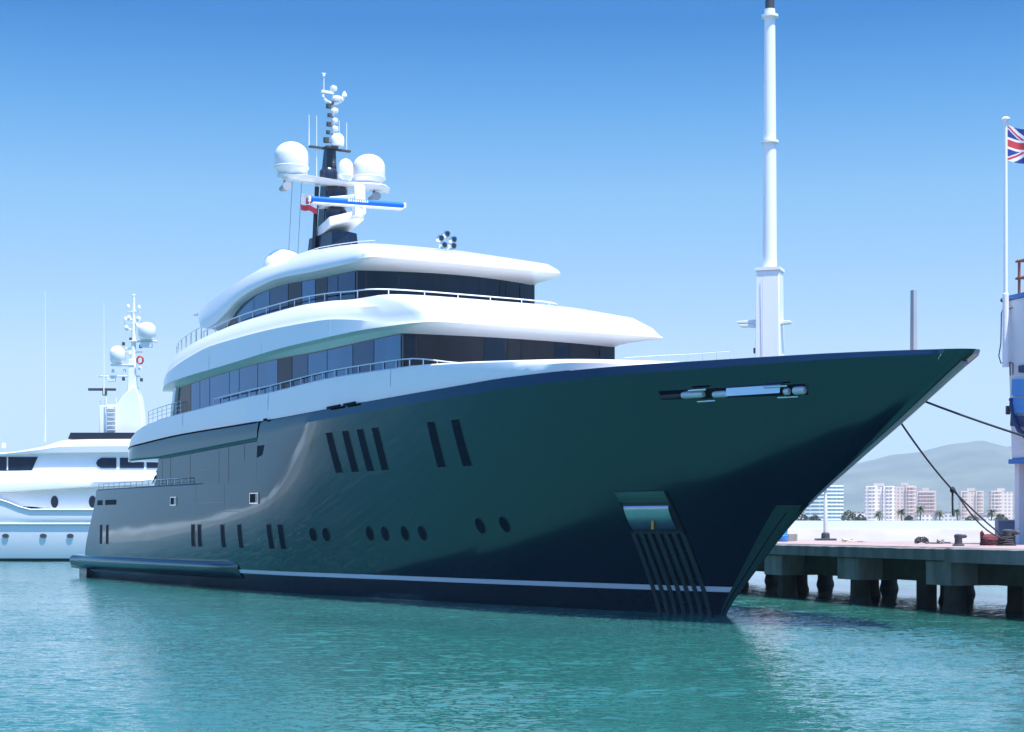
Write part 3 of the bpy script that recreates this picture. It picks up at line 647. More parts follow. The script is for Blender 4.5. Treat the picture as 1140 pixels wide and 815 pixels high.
# bridge deckhouse
Z2 = tab([(-38.6, 14.3), (-37.6, 14.66), (-36.6, 15.20), (-35.6, 15.52), (-33.5, 15.80), (-30.3, 15.88), (-26.4, 15.70), (-24, 15.62), (-21.7, 15.54), (-20, 15.58)])
HW2, UC2, UF2 = 4.98, -21.65, -20.6
house2 = tier([level(-38.4, UC2, UF2, HW2, 13.2, arc=True), level(-38.4, UC2, UF2, HW2, lambda u: Z2(u)+.1, arc=True)], cap=True).build('bridge_deckhouse', FRAME, Y, sharp=20)
px2 = [-38.2, -36.5, -34.1, -32.0, -29.6, -27.9, -26.3, -24.9, -23.7, -21.8]
for i in range(len(px2)-1):
    for sd in (-1, 1): side_pane(px2[i], px2[i+1], HW2, 13.6, Z2, [FRAME, GLASS, GLASS, MGLASS, DGLASS, GLASS, DGLASS, MGLASS, MGLASS][i], house2, side=sd)
for q0, q1 in [(-1, -.92), (-.92, -.62), (-.62, -.30), (-.30, -.20), (-.20, .22), (.22, .48), (.48, .56), (.56, .76), (.76, 1)]: front_pane(q0, q1, HW2, UC2, UF2, 13.6, Z2, FGLASS, house2)
# the swept roof
ZE = tab([(-42.2, 14.75), (-39.6, 14.62), (-38.9, 14.70), (-37.6, 15.06), (-36.0, 15.58), (-33.8, 15.95), (-30.2, 16.18), (-25.8, 16.0), (-21.1, 15.86), (-18.5, 15.84)])
ZM = tab([(-42.2, 15.7), (-40.9, 16.05), (-39, 16.35), (-36, 16.75), (-33, 16.95), (-29, 16.95), (-25, 16.82), (-21, 16.55), (-19, 16.3)])
ZR = tab([(-45, 16.2), (-42, 16.6), (-39.5, 17.25), (-37, 17.75), (-35, 17.95), (-32, 18.0), (-29, 17.85), (-26, 17.6), (-22, 17.1), (-19.6, 16.7)])
lv = [level(-38.8, UC2-.05, UF2-.05, HW2-.05, lambda u: Z2(u)+.02, arc=True), level(-39.6, -21.5, -19.6, 5.2, lambda u: ZE(u)-.10, 5), level(-40.2, -21.2, -18.95, 5.40, ZE, 5), level(-40.9, -21.2, -18.9, 5.42, lambda u: ZE(u)+.07, 5),
      level(-41.4, -21.3, -19.1, 5.38, lambda u: ZE(u)*.5+ZM(u)*.5, 5), level(-41.9, -21.8, -19.6, 5.16, ZM, 4.5), level(-42.6, -23.8, -21.4, 4.1, lambda u: ZM(u)*.4+ZR(u)*.6, 3.6), level(-43.2, -25.6, -23.2, 3.0, ZR, 3), level(-43.2, -27, -24.8, 1.6, lambda u: ZR(u)+.08, 3)]
tier(lv, cap=True).build('roof', WHITE, Y, sharp=24)
m = MB(); m.sphere((-35.6, -2.6, 17.7), 1.15, 24, .88); m.build('roof_dome', WHITE, Y)
m = MB(); m.b2((-42.6, -5.2, 15.6), (-41.0, -4.6, 15.66)); m.tube([(-41.2, -4.9, 14.2), (-41.2, -4.9, 15.6)], .03, 6); m.build('sun_awning_arm', WHITE2, Y)
# rails on the tiers
railing('railing', [(u, -(w1(.15)(u)), T1(u)) for u in [-48.2+i*.55 for i in range(11)]], .72, 8, mids=2, r=.024)
railing('railing', [(u, -(w1(.15)(u)), T1(u)-.40*sm(-15.5, -9.4, u)) for u in [-37.6+i*1.0 for i in range(30)]], .34, 24, WHITE2, mids=0, r=.034)
railing('railing', [(u, -wl(5.42)(u), ZT(u)-.05) for u in [-45.6+i*.6 for i in range(9)]], .78, 7, mids=0, r=.03, rp=.045)
fr = level(-40.4, -21.2, -19.15, 5.42, ZT, 4); railing('railing', [(x, v, z+.07) for x, v, z in fr[::2]], .33, 30, WHITE2, mids=0, r=.034)
railing('railing', [(-2.2, -3.2, 9.22), (-1, -2.5, 9.24), (.3, -1.9, 9.22), (1.2, -1.7, 9.2), (2.2, -1.55, 9.18)], .66, 8, mids=1, r=.02)
railing('railing', [(u, -2.6, ZR(u)+.03) for u in [-34, -31, -29, -26, -24.5]], .16, 8, mids=0, r=.022)

# --- mast and antennas, at x = MU
MU = -34.8
m = MB(); m.rows([[(MU+dx*k, dy*k2, z) for dx, dy in [(-1.6, -.75), (1.5, -.75), (1.9, 0), (1.5, .75), (-1.6, .75)]] for k, k2, z in [(1.05, 1.15, 17.6), (1, 1.05, 19.0), (.96, 1, 19.55)]], True, True); m.build('mast_base', NAVY, Y, sharp=30)
mast = MB(); mast.rows([[(MU-.6+dx*k+.5*(1-k), dy*k, z) for dx, dy in [(-.4, -.42), (.35, -.42), (.55, 0), (.35, .42), (-.4, .42)]] for k, z in [(1.15, 19.4), (1.0, 21.0), (.8, 23.0), (.62, 24.4)]], True, True); mast = mast.build('mast', NAVY, Y, sharp=30)
for z0, r_, h_, dv in [(20.0, .62, 1.1, .12), (21.35, .64, 1.0, .12), (22.5, .50, .75, -.35)]:
    m = MB(); m.lathe([(.05, 0), (r_*.98, 0), (r_, h_*.2), (r_, h_*.75), (r_*.8, h_*.95), (.05, h_)], (MU+.15, dv, z0), 20); m.build('mast_fairing', NAVY, mast, sharp=35)
def wedge(zl, zr, th, fwd, y0, y1):
    m = MB(); vs = []
    for dz in (0, th): vs += [(MU-.5, y0, zl+dz), (MU+fwd*.55, y0, (zl+zr)/2+dz*.9), (MU+fwd, y1-.5, zr+dz*.8), (MU+fwd, y1, zr+dz*.8), (MU-.3, y1*.7, zl+dz)]
    m.add(vs, [(0, 1, 2, 3, 4), (5, 6, 7, 8, 9)]+[(i, (i+1) % 5, (i+1) % 5+5, i+5) for i in range(5)]); m.build('mast_bracket', WHITE, mast, bevel=.06)
wedge(19.45, 20.25, .62, 1.9, -.72, 1.0); wedge(21.05, 21.35, .36, 1.8, -.70, 1.0)
m = MB(); m.add([(MU+1.3, .45, 20.4), (MU+1.95, .45, 20.6), (MU+1.95, 1.1, 20.6), (MU+1.3, 1.1, 20.4), (MU+1.2, .45, 22.2), (MU+1.8, .45, 22.2), (MU+1.8, 1.1, 22.2), (MU+1.2, 1.1, 22.2)], [(0, 1, 2, 3), (4, 5, 6, 7), (0, 1, 5, 4), (1, 2, 6, 5), (2, 3, 7, 6), (3, 0, 4, 7)]); m.build('mast_bracket', WHITE, mast, bevel=.06)
m = MB(); m.box((MU+.2, .2, 18.6), (.10, .10, 1.8)); m.tube([(MU-.55, -.95, 17.9), (MU-.5, -.75, 22.3)], .13, 8); m.build('mast_strut', NAVY, mast)
# crosstree wing
rows = []
for v in [-3.35, -3.2, -2.2, -1.0, 0, 1.0, 2.2, 3.2, 3.4]:
    k = .25 if abs(v) > 3.3 else (.55 if abs(v) > 3 else 1); z = 22.32+.03*abs(v)-.02*v
    rows.append([(MU-.35*k, v, z+.06), (MU-.1*k, v, z+.18), (MU+.9*k, v, z+.18), (MU+1.25*k, v, z+.08), (MU+.8*k, v, z-.10), (MU-.1*k, v, z-.08)])
m = MB(); m.rows(rows, True, True); wing = m.build('crosstree', WHITE, Y, sharp=40)
def dome(v, u, z, r, h, name='radome'):
    m = MB(); pr = [(.05, 0), (r*.62, .0), (r*.86, .16*h), (r*.97, .24*h), (r, .27*h), (r, .60*h)]+[(r*math.cos(a), .60*h+(h*.40)*math.sin(a)) for a in [i*math.pi/2/8 for i in range(1, 8)]]+[(.03, h)]
    m.lathe(pr, (u, v, z), 28); o = m.build(name, WHITE, Y, sharp=40); m = MB(); m.lathe([(r*1.012, .235*h), (r*1.03, .25*h), (r*1.03, .29*h), (r*1.012, .30*h)], (u, v, z), 28); m.build('radome_seam', WHITE2, o); return o
dome(-2.6, MU+.2, 22.5, .93, 1.95); dome(2.12, MU+.2, 22.45, .92, 1.85); dome(.32, MU+.95, 22.42, .42, 1.3)
m = MB(); m.lathe([(.9, 0), (1.12, .05), (1.12, .13), (.9, .16)], (MU, 2.15, 22.42), 24); m.build('radome_tray', WHITE, Y)
for v in (-3.0, 2.45): m = MB(); m.tube([(MU+.2, v, 21.9), (MU+.75, v-.1, 21.9)], [.2, .24], 10); m.tube([(MU-.3, v, 21.9), (MU+.2, v, 21.9)], [.13, .2], 10); m.box((MU+.2, v, 22.15), (.12, .12, .3)); m.build('floodlight', mat('grey_lamp', (.32, .34, .37), .5), Y)
# blue scanner
m = MB(); c = Vector((MU+2.2, .42, 21.12)); d = Vector((.18, 1, 0)).normalized()
m.tube([c-d*2.62, c-d*2.57, c+d*2.57, c+d*2.62], [.06, .16, .16, .06], 10); scan = m.build('radar_scanner', RADBLUE, Y, sharp=50)
m = MB(); m.tube([c-d*2.75, c-d*2.63], .15, 10); m.tube([c+d*2.63, c+d*2.75], .15, 10); m.box(c-Vector((0, 0, .22)), (.5, 5.1, .07), math.atan2(-.18, 1)); m.box(c-Vector((0, 0, .5)), (.45, .45, .5)); m.build('scanner_mount', WHITE, scan)
m = MB()
for k in range(9): p = c+d*(-.55+k*.13)+Vector((.17, 0, .04)); m.box(p, (.02, .085, .11 if k % 3 else .13), math.atan2(-.18, 1))
m.build('lettering', WHITE2, scan)
# upper pole: platform, lights, whips, top cross
m = MB(); m.box((MU-.2, -.1, 24.42), (.20, 2.5, .10)); m.box((MU-.2, -.1, 24.47), (.75, .7, .10)); m.build('mast_platform', DGREY, mast)
m = MB(); m.tube([(MU-.1, .05, 24.5), (MU-.1, .05, 27.7)], [.13, .06], 8); m.build('mast_pole', WHITE, mast)
m = MB(); m.lathe([(.1, -.3), (.36, -.28), (.40, .0), (.36, .22), (.22, .38), (.03, .44)], (MU+.1, .22, 24.85), 14); m.build('small_radome', WHITE, mast)
for z, r_, v in [(25.55, .22, .12), (26.0, .20, .12), (26.55, .24, .1), (27.25, .30, .25), (27.78, .22, .05)]:
    m = MB(); m.lathe([(.04, -.14), (r_*.8, -.14), (r_, -.04), (r_*.9, .10), (.04, .18)], (MU-.05, v, z), 12); m.build('navigation_light', WHITE, mast)
for z, v, k in [(24.85, -.42, .30), (25.3, -.3, .22), (25.75, -.26, .26), (26.25, -.22, .22), (26.75, -.28, .26), (27.1, .42, .18), (26.95, -.05, .2), (25.15, .5, .14)]: m = MB(); m.box((MU, v, z), (k*.9, k*.85, k)); m.box((MU, v*.5, z-k*.4), (.05, abs(v)+.06, .05)); m.build('signal_lamp', DGREY if v < 0 else WHITE2, mast, bevel=.03)
ring = [(MU, -.03+.60*math.cos(a), 27.35-.42*math.sin(a)) for a in [math.pi*i/12 for i in range(13)]]; m = MB(); m.tube(ring, .075, 8); m.box((MU, -.35, 27.52), (.14, .75, .13)); m.build('antenna_yoke', WHITE, mast)
m = MB(); m.tube([(MU, -.56, 27.5), (MU, -.56, 28.35)], .025, 6); m.sphere((MU, -.56, 28.40), .08, 8); m.box((MU, -.56, 28.52), (.05, .24, .05)); m.build('wind_vane', WHITE2, mast)
m = MB(); m.lathe([(.04, 0), (.15, .02), (.12, .16), (.03, .30)], (MU, .70, 27.4), 10); m.tube([(MU, .6, 27.15), (MU, .70, 27.42)], .05, 6); m.build('gps_antenna', WHITE2, mast)
for v, z0, z1 in [(-1.32, 24.4, 26.2), (-.86, 22.5, 26.2), (.52, 24.5, 26.1), (.98, 22.9, 26.05), (-1.45, 22.6, 23.7)]: m = MB(); m.tube([(MU-.3, v, z0), (MU-.3, v, z1)], [.032, .018], 6); m.build('whip_antenna', WHITE2, mast)
m = MB()
for v in (-2.75, -2.2): m.tube([(MU+.1, v, 18.0), (MU+.1, v+.25, 22.3)], .012, 4)
m.build('halyard', DGREY, mast)
# searchlight cluster on the roof
su = -21.9; rz0 = 16.85
m = MB(); m.tube([(su, 0, rz0-.3), (su, 0, rz0+.75)], .05, 8); m.tube([(su, -.42, rz0+.38), (su, .42, rz0+.38)], .035, 6); m.build('lamp_post', STEEL, Y)
for v, z in [(0, .92), (-.34, .68), (.38, .68), (-.16, .36), (.36, .36)]:
    m = MB(); m.tube([(su-.28, v, rz0+z), (su-.1, v, rz0+z), (su+.12, v, rz0+z), (su+.13, v, rz0+z)], [.10, .17, .185, .15], 12); l = m.build('searchlight', CHROME, Y, sharp=50); m = MB(); m.tube([(su+.12, v, rz0+z), (su+.14, v, rz0+z)], .13, 12); m.build('lens', NAVY, l)

# ------------------------------------------------------------------ person at the after rail, courtesy flag
def skin_person(name, label, joints, edges, radii, mats_of, loc, rz):
    me = bpy.data.meshes.new(name); me.from_pydata(joints, edges, []); o = bpy.data.objects.new(name, me); COL.objects.link(o)
    md = o.modifiers.new('skin', 'SKIN'); md.use_smooth_shade = True
    for i, r in enumerate(radii): me.skin_vertices[0].data[i].radius = (r, r)
    me.skin_vertices[0].data[0].use_root = True
    o.modifiers.new('sub', 'SUBSURF').levels = 1; o.modifiers['sub'].render_levels = 2
    dg = bpy.context.evaluated_depsgraph_get(); em = bpy.data.meshes.new_from_object(o.evaluated_get(dg)); o.modifiers.clear(); o.data = em
    for k in mats_of['mats']: em.materials.append(k)
    for p in em.polygons: p.material_index = mats_of['pick'](p.center); p.use_smooth = True
    o.location = loc; o.rotation_euler = (0, 0, rz); return o
J = [(0, 0, .95), (0, 0, 1.18), (0, 0, 1.40), (0, .01, 1.50), (0, .03, 1.62), (0, .035, 1.72), (.10, 0, .92), (.11, .02, .50), (.12, -.02, .08), (.12, .10, .03), (-.10, 0, .92), (-.11, .03, .50), (-.12, 0, .08), (-.12, .12, .03),
     (.19, 0, 1.40), (.25, .06, 1.14), (.20, .28, 1.02), (.18, .34, 1.00), (-.19, 0, 1.40), (-.26, .02, 1.13), (-.25, .10, .88), (-.25, .12, .79)]
E_ = [(0, 1), (1, 2), (2, 3), (3, 4), (4, 5), (0, 6), (6, 7), (7, 8), (8, 9), (0, 10), (10, 11), (11, 12), (12, 13), (2, 14), (14, 15), (15, 16), (16, 17), (2, 18), (18, 19), (19, 20), (20, 21)]
RD = [.135, .13, .14, .055, .09, .075, .095, .06, .045, .035, .095, .06, .045, .035, .06, .045, .033, .035, .06, .045, .033, .035]
SKIN, DARKC, DREDC = mat('skin_tone', (.38, .22, .15), .6), mat('dark_cloth', (.03, .03, .045), .9), mat('dark_red_cloth', (.22, .035, .04), .9)
ym = Y.matrix_basis
def yw(u, v, z): return Y.matrix_basis @ Vector((u, v, z))
per = skin_person('person', '', J, E_, RD, {'mats': [SKIN, DARKC, DREDC], 'pick': lambda c: 0 if c.z > 1.5 or (c.y > .27 and .9 < c.z < 1.1) or (c.x < -.2 and c.z < .86 and c.z > .7) else (1 if c.z > .98 else 2)}, yw(-47.75, -5.5, 5.02), R(160))
tag(per, 'person in dark top standing at the after rail of the dark yacht', 'person')
m = MB(); m.sphere((0, .005, 1.70), .112, 10, .9); hair = m.build('hair', DARKC, per)
m = MB(); m.box((0, .135, 1.655), (.025, .03, .045)); m.build('nose', SKIN, per)

def flag_mesh(w, h, nx, ny, pick, wave, droop=0.0):
    vs, fs, mi = [], [], []
    for j in range(ny+1):
        for i in range(nx+1):
            s, t = i/nx, j/ny; y = wave*math.sin(s*7.5+t*1.6)*s**.6+wave*.4*math.sin(s*15-t*2)*s
            vs.append((s*w*(1-.08*s), y, -t*h-droop*s**1.4*h-.03*h*math.sin(s*9)))
    for j in range(ny):
        for i in range(nx): k = j*(nx+1)+i; fs.append((k, k+1, k+nx+2, k+nx+1)); mi.append(pick((i+.5)/nx, (j+.5)/ny))
    return vs, fs, mi
def flag(name, label, loc, rz, w, h, nx, ny, pick, mats_, wave, droop):
    vs, fs, mi = flag_mesh(w, h, nx, ny, pick, wave, droop); me = bpy.data.meshes.new(name); me.from_pydata(vs, [], fs)
    for k in mats_: me.materials.append(k)
    me.polygons.foreach_set('material_index', mi); me.shade_smooth(); o = bpy.data.objects.new(name, me); COL.objects.link(o); o.location = loc; o.rotation_euler = (0, 0, rz)
    return tag(o, label, 'flag')
FW, FR, FB = mat('flag_white', (.78, .76, .76), .8), mat('flag_red', (.55, .045, .06), .8), mat('flag_blue', (.02, .045, .24), .8)
def union(s, t):
    x, y = (s-.5)*2, (t-.5)
    if abs(y) < .10 or abs(x) < .10: return 1
    if abs(y) < .167 or abs(x) < .167: return 0
    d1, d2 = abs(y-x*.5), abs(y+x*.5)
    sd = (x > 0)
    if (y*x > 0 and 0 < (y-x*.5)*(1 if x > 0 else -1)+.07 < .07) or (y*x < 0 and 0 < (-(y+x*.5))*(1 if x < 0 else -1)*-1+.07 < .07): return 1
    if min(d1, d2) < .105: return 0
    return 2
def castle(s, t):
    if t > .66: return 1
    if .30 < s < .70 and .30 < t < .60 and not (.45 < s < .55 and t > .48): return 1
    if (.32 < s < .40 or .46 < s < .54 or .60 < s < .68) and .20 < t < .31: return 1
    return 0
flag('courtesy_flag', 'small red and white castle flag hanging beside the dark mast', yw(MU+.1, -2.0, 21.75), R(15), 1.0, .95, 24, 18, castle, [FW, FR], .10, .18)

# ------------------------------------------------------------------ the pier (local: x along the edge towards the viewer, y away from the water, z up)
PX, PY, PZ = 13.0, 80.0, 2.55
prz = math.atan2(-.957, .29)
pier = thing('pier', 'concrete pier on dark piles with a faded red deck, behind and right of the bow', 'pier', (PX, PY, 0), prz)
def pw(x, y, z): return (PX+.29*x+.957*y, PY-.957*x+.29*y, z)
XA, XB, WD = -34, 46, 13.0
def rough_edge(m, x0, x1, y0, y1, z0, z1, step=.6, amp=.025):
    n = max(2, int((x1-x0)/step)); rows = []
    for i in range(n+1):
        x = x0+(x1-x0)*i/n; a = amp*noise.noise(Vector((x*1.7, 1, 0))); b = amp*noise.noise(Vector((x*2.3, 5, 2)))
        rows.append([(x, y0+a, z0), (x, y0+b*.6, z1-.05+b), (x, y0+.05+a, z1+a*.6), (x, y1, z1), (x, y1, z0)])
    m.rows(rows, True, True); return m
m = MB(); rough_edge(m, XA, 13.85, 0, WD, 2.06, PZ); m.build('deck_slab', CONC, pier, sharp=30)
m = MB(); rough_edge(m, 13.9, XB, -.18, WD, 2.0, PZ+.015); m.build('deck_slab', CONC, pier, sharp=30)
m = MB(); m.b2((3.0, WD+.01, 2.0), (20, WD+14, PZ-.002)); m.build('deck_apron', CONC, pier)
m = MB(); m.b2((XA, .42, PZ+.002), (XB, WD-.3, PZ+.024)); m.build('deck_surface', DECKRED, pier)
bents = [-31.5, -24, -16.8, -9.4, -1.9, 5.6, 13.1, 20.6, 28, 35.5, 43]
for x in bents:
    m = MB(); rough_edge(m, x-.95, x+.95, .06, WD-.4, 1.08, 2.055, .5); m.build('cross_beam', CONC, pier, sharp=30)
    for y in ((.75, 5.2, 10.6) if x < 12 else (.75, 3.6, 8.5)):
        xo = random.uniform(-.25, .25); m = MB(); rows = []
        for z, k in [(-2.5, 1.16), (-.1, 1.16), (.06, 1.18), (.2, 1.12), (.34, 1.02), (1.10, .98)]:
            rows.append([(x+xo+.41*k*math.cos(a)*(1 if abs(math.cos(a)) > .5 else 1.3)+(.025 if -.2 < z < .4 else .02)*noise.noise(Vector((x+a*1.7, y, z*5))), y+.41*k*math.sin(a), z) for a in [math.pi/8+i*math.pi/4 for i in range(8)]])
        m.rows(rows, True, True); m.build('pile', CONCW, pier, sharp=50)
for xa, xb in [(XA+.2, 13.8), (13.95, XB-.2)]:
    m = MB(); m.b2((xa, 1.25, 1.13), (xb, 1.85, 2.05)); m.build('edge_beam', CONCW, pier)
for x in (9.6, 17.3, 24.6): # extra piles under the wider near spans
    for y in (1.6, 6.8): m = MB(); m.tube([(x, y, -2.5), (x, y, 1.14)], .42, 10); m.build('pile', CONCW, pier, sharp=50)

def on_pier(px, d):
    return Vector(((px-570)/1900*d, d, PZ+.024))
# lamp post with base plate
p = on_pier(919, 100); r = thing('lamp_post', 'thin pale grey post on a dark base plate on the pier, seen under the bow', 'post', p)
m = MB(); m.box((0, 0, .06), (1.1, 1.1, .12)); m.lathe([(.26, 0), (.24, .3), (.13, .36), (.02, .37)], (0, 0, .12), 12); m.build('base_plate', DGREY, r, bevel=.01)
m = MB(); m.tube([(0, 0, .3), (0, 0, 2.35), (0, 0, 2.4), (0, 0, 3.0)], [.12, .11, .085, .08], 10); m.lathe([(.02, 0), (.16, .02), (.14, .12), (.02, .16)], (0, 0, 2.98), 10); m.build('post', mat('pale_grey_paint', (.55, .57, .60), .5, vary=.1), r)
# bollards
def bollard(label, loc, rz, k=1.0, group=None):
    r = thing('bollard', label, 'bollard', loc, rz); m = MB()
    m.lathe([(.30*k, 0), (.30*k, .06), (.20*k, .09), (.19*k, .36*k), (.22*k, .46*k), (.22*k, .56*k), (.14*k, .61*k), (.02, .62*k)], (0, 0, 0), 18); m.build('post', DGREY, r, sharp=40)
    m = MB(); m.tube([(-.1*k, 0, .48*k), (.36*k, 0, .50*k), (.44*k, 0, .47*k)], [.12*k, .10*k, .06*k], 10); m.build('horn', DGREY, r); return r
bollard('dark grey bollard with a side horn on the red pier deck', on_pier(1067, 72), R(10), .82)
bo2 = bollard('black bollard wound with mooring ropes beside the white building', on_pier(1122, 73), R(-40), 1.15)
m = MB()
for k in range(6):
    z = .10+k*.065; m.tube([( (.25+.04*math.sin(k*2.1))*math.cos(a), (.25+.04*math.sin(k*2.1))*math.sin(a), z+.02*math.sin(a*2+k)) for a in [2*math.pi*i/20 for i in range(21)]], .045, 6)
for k in range(4): m.tube([((.36-.02*k)*math.cos(a)-.06, (.34-.02*k)*math.sin(a), .05+.10*k+.02*math.sin(3*a+k)) for a in [2*math.pi*i/24 for i in range(25)]], .055, 6)
tag(m.build('rope_coil', ROPE, None, sharp=80), 'black rope heaped and wound round the bollard by the white building', 'rope').location = on_pier(1122, 73)
far_b = bollard('heavy bollard standing on the pier to the right beyond the building', Vector(pw(32.5, 3.0, PZ+.024)), 0, 1.1)
# maroon canvas heap
p = on_pier(1102, 74); r = thing('canvas_cover', 'maroon canvas covered bundle with a raised corner on the pier', 'cover', p)
m = MB(); rows = []
for k, (kk, z) in enumerate([(1.0, 0), (1.04, .10), (.98, .26), (.78, .40), (.42, .47), (.05, .49)]):
    rows.append([(.40*kk*math.cos(a)*(1+.14*math.sin(3*a+k)), .34*kk*math.sin(a)*(1+.12*math.cos(4*a+k)), z+.03*math.sin(5*a+k)*(1 if 0 < k < 5 else 0)) for a in [2*math.pi*i/22 for i in range(22)]])
m.rows(rows, True, True); m.build('canvas', MAROON, r, sharp=80)
m = MB(); m.add([(-.40, .02, .15), (-.16, .05, .40), (-.34, 0, .66), (-.44, -.02, .55), (-.36, .09, .15), (-.14, .10, .38), (-.32, .05, .65), (-.42, .04, .54)], [(0, 1, 2, 3), (7, 6, 5, 4), (0, 1, 5, 4), (1, 2, 6, 5), (2, 3, 7, 6), (3, 0, 4, 7)]); m.build('fold', MAROON, r, sharp=60)
m = MB()
for k in range(3): m.tube([(.40*math.cos(a)*1.05, .36*math.sin(a)*1.05, .12+.11*k+.02*math.sin(3*a)) for a in [2*math.pi*i/22 for i in range(23)]], .012, 4)
m.build('lashing', ROPE, r)
def coil(label, px, d, rad, n, mt):
    m = MB()
    for k in range(n):
        rr = rad*(1-.10*k); m.tube([(rr*math.cos(a)*(1+.12*math.sin(2*a+k)), rr*.8*math.sin(a), .04+.045*k+.05*(1+math.sin(a*2+k))) for a in [2*math.pi*i/24 for i in range(25)]], .03, 5)
    m.tube([(rad*.9, 0, .05), (rad*1.8, .3, .04), (rad*2.6, -.1, .04), (rad*3.3, .2, .04)], .03, 5)
    o = m.build('rope_coil', mt, None, sharp=80); o.location = on_pier(px, d); return tag(o, label, 'rope')
coil('dark rope coil lying on the pier left of the bollard', 1026, 80, .32, 5, ROPE)
coil('pale loose rope coil on the pier just right of the lamp post', 944, 88, .30, 3, mat('pale_rope', (.55, .50, .42), .9, vary=.3, vscale=8))
coil('small grey rope loop on the pier between coil and bollard', 1047, 82, .16, 2, mat('grey_rope', (.25, .24, .23), .9, vary=.3, vscale=8))
p = on_pier(871, 92); r = thing('drum', 'bright blue plastic drum on the pier half hidden by the stem', 'drum', p)
m = MB(); m.lathe([(.27, 0), (.29, .03), (.28, .28), (.30, .30), (.28, .33), (.28, .58), (.30, .60), (.28, .64), (.24, .80), (.22, .84), (.05, .84)], (0, 0, 0), 20); m.build('body', mat('plastic_blue', (.03, .22, .60), .4), r, sharp=40)
m = MB(); m.lathe([(.23, 0), (.23, .05), (.02, .06)], (0, 0, .84), 20); m.build('lid', NAVYP, r, sharp=40)
p = on_pier(1119, 83); r = thing('cabinet', 'grey metal cabinet standing on the pier against the white building', 'cabinet', p)
m = MB(); m.box((0, 0, .55), (.85, .6, 1.1)); m.build('body', mat('grey_cabinet', (.30, .31, .36), .6), r, bevel=.02)
m = MB(); m.box((0, 0, 1.13), (.95, .7, .05)); m.build('lid', mat('grey_cabinet', (.30, .31, .36), .6), r); m = MB(); m.box((-.02, -.31, .55), (.75, .03, .95)); m.build('door', mat('grey_door', (.24, .25, .29), .6), r, bevel=.01)

# mooring ropes
def sagline(a, b, sag, n=24): return [Vector(a).lerp(Vector(b), i/n)-Vector((0, 0, sag*4*(i/n)*(1-i/n))) for i in range(n+1)]
st1 = yw(9.34, -.06, 6.96); en1 = Vector(on_pier(1122, 73))+Vector((-.22, 0, .42)); kn = st1.lerp(en1, .455)-Vector((0, 0, .38))
r = thing('mooring_rope', 'doubled mooring rope with a hanging tail, running from stem to black bollard', 'rope', (0, 0, 0)); r.location = st1; inv = -st1
def rope(pts, rad, name, par, off): m = MB(); m.tube([Vector(p)-off for p in pts], rad, 8); return m.build(name, ROPE, par, sharp=80)
rope(sagline(st1, kn, .10), .034, 'line', r, st1); rope(sagline(kn, en1, .06), .034, 'line', r, st1); rope(sagline(kn+Vector((.05, 0, .04)), en1+Vector((.18, .1, -.14)), .40), .032, 'line', r, st1)
rope([kn, kn+Vector((.0, 0, -.5)), kn+Vector((.01, 0, -.98))], .04, 'tail', r, st1); m = MB(); m.sphere(kn-st1, .11, 10, 1.2); m.build('knot', ROPE, r)
st2 = yw(10.22, -.06, 7.62); en2 = Vector(pw(32.5, 3.0, PZ+.5))+Vector((3.2, 0, .6))
r2 = thing('mooring_rope', 'single dark mooring rope leading from high on the stem out to the right', 'rope', st2); rope(sagline(st2, en2, .75), .036, 'line', r2, st2)

# ------------------------------------------------------------------ white building on the pier with flagpole and flag (front corner at px 1125)
bx, by = 23.4, 80.0
T = thing('harbour_building', 'white pier building with blue bands and a red roof rail', 'building', (bx, by, PZ), prz)
m = MB(); m.add([(.02, 0, 4.0), (7, 0, 4.0), (7, 8, 4.0), (.02, 8, 4.0), (-.22, -.1, 11.45), (7, -.1, 11.45), (7, 8, 11.45), (-.22, 8, 11.45)], [(3, 2, 1, 0), (4, 5, 6, 7), (0, 1, 5, 4), (1, 2, 6, 5), (2, 3, 7, 6), (3, 0, 4, 7)]); m.build('wall', LAV, T, bevel=.05)
m = MB(); m.b2((.30, .55, 0), (7, 8, 3.78)); m.build('lower_wall', mat('lower_wall_paint', (.40, .38, .50), .7, vary=.1), T)
m = MB(); m.b2((.14, .10, 0), (.48, .44, 3.78)); m.build('column', LAV, T)
m = MB(); m.b2((-.08, -.10, 3.78), (7.05, 8.05, 3.995)); m.build('blue_band', BLUEP, T)
m = MB(); m.b2((-.28, -.16, 11.46), (7.05, 8.05, 11.66)); m.build('roof_edge', BLUEP, T)
m = MB()
for x, y in [(.35, .2), (1.5, .2), (3, .2), (4.5, .2), (.35, 1.8), (.35, 3.5)]: m.tube([(x, y, 11.6), (x, y, 13.25)], .075, 6)
for z in (12.45, 13.25): m.tube([(.1, .2, z), (5.5, .2, z)], .06, 6); m.tube([(.35, .1, z), (.35, 4, z)], .06, 6)
m.build('roof_rail', RUST, T)
# emblem: blue blocks with a dark sweeping line
def em(name, poly, off, mt): m = MB(); m.prism(poly, -.125-off, -.02); return m.build(name, mt, T)
em('emblem_block', [(.24, 6.98), (1.7, 6.86), (1.7, 7.62), (.30, 7.72)], .03, mat('emblem_blue', (.07, .28, .62), .5)); em('emblem_block', [(.20, 6.18), (1.7, 6.02), (1.7, 6.74), (.22, 6.86)], .03, mat('emblem_blue', (.07, .28, .62), .5)); em('emblem_block', [(.14, 5.55), (1.7, 5.4), (1.7, 5.9), (.18, 6.06)], .03, NAVYP)
m = MB(); m.tube([(.26, -.20, 6.72), (.30, -.2, 6.5), (.42, -.2, 6.1), (.62, -.2, 5.7), (.95, -.2, 5.3), (1.5, -.2, 5.0)], [.05, .09, .08, .09, .12, .14], 8); m.sphere((.27, -.2, 6.76), .10, 10); m.build('emblem_curve', NAVYP, T)
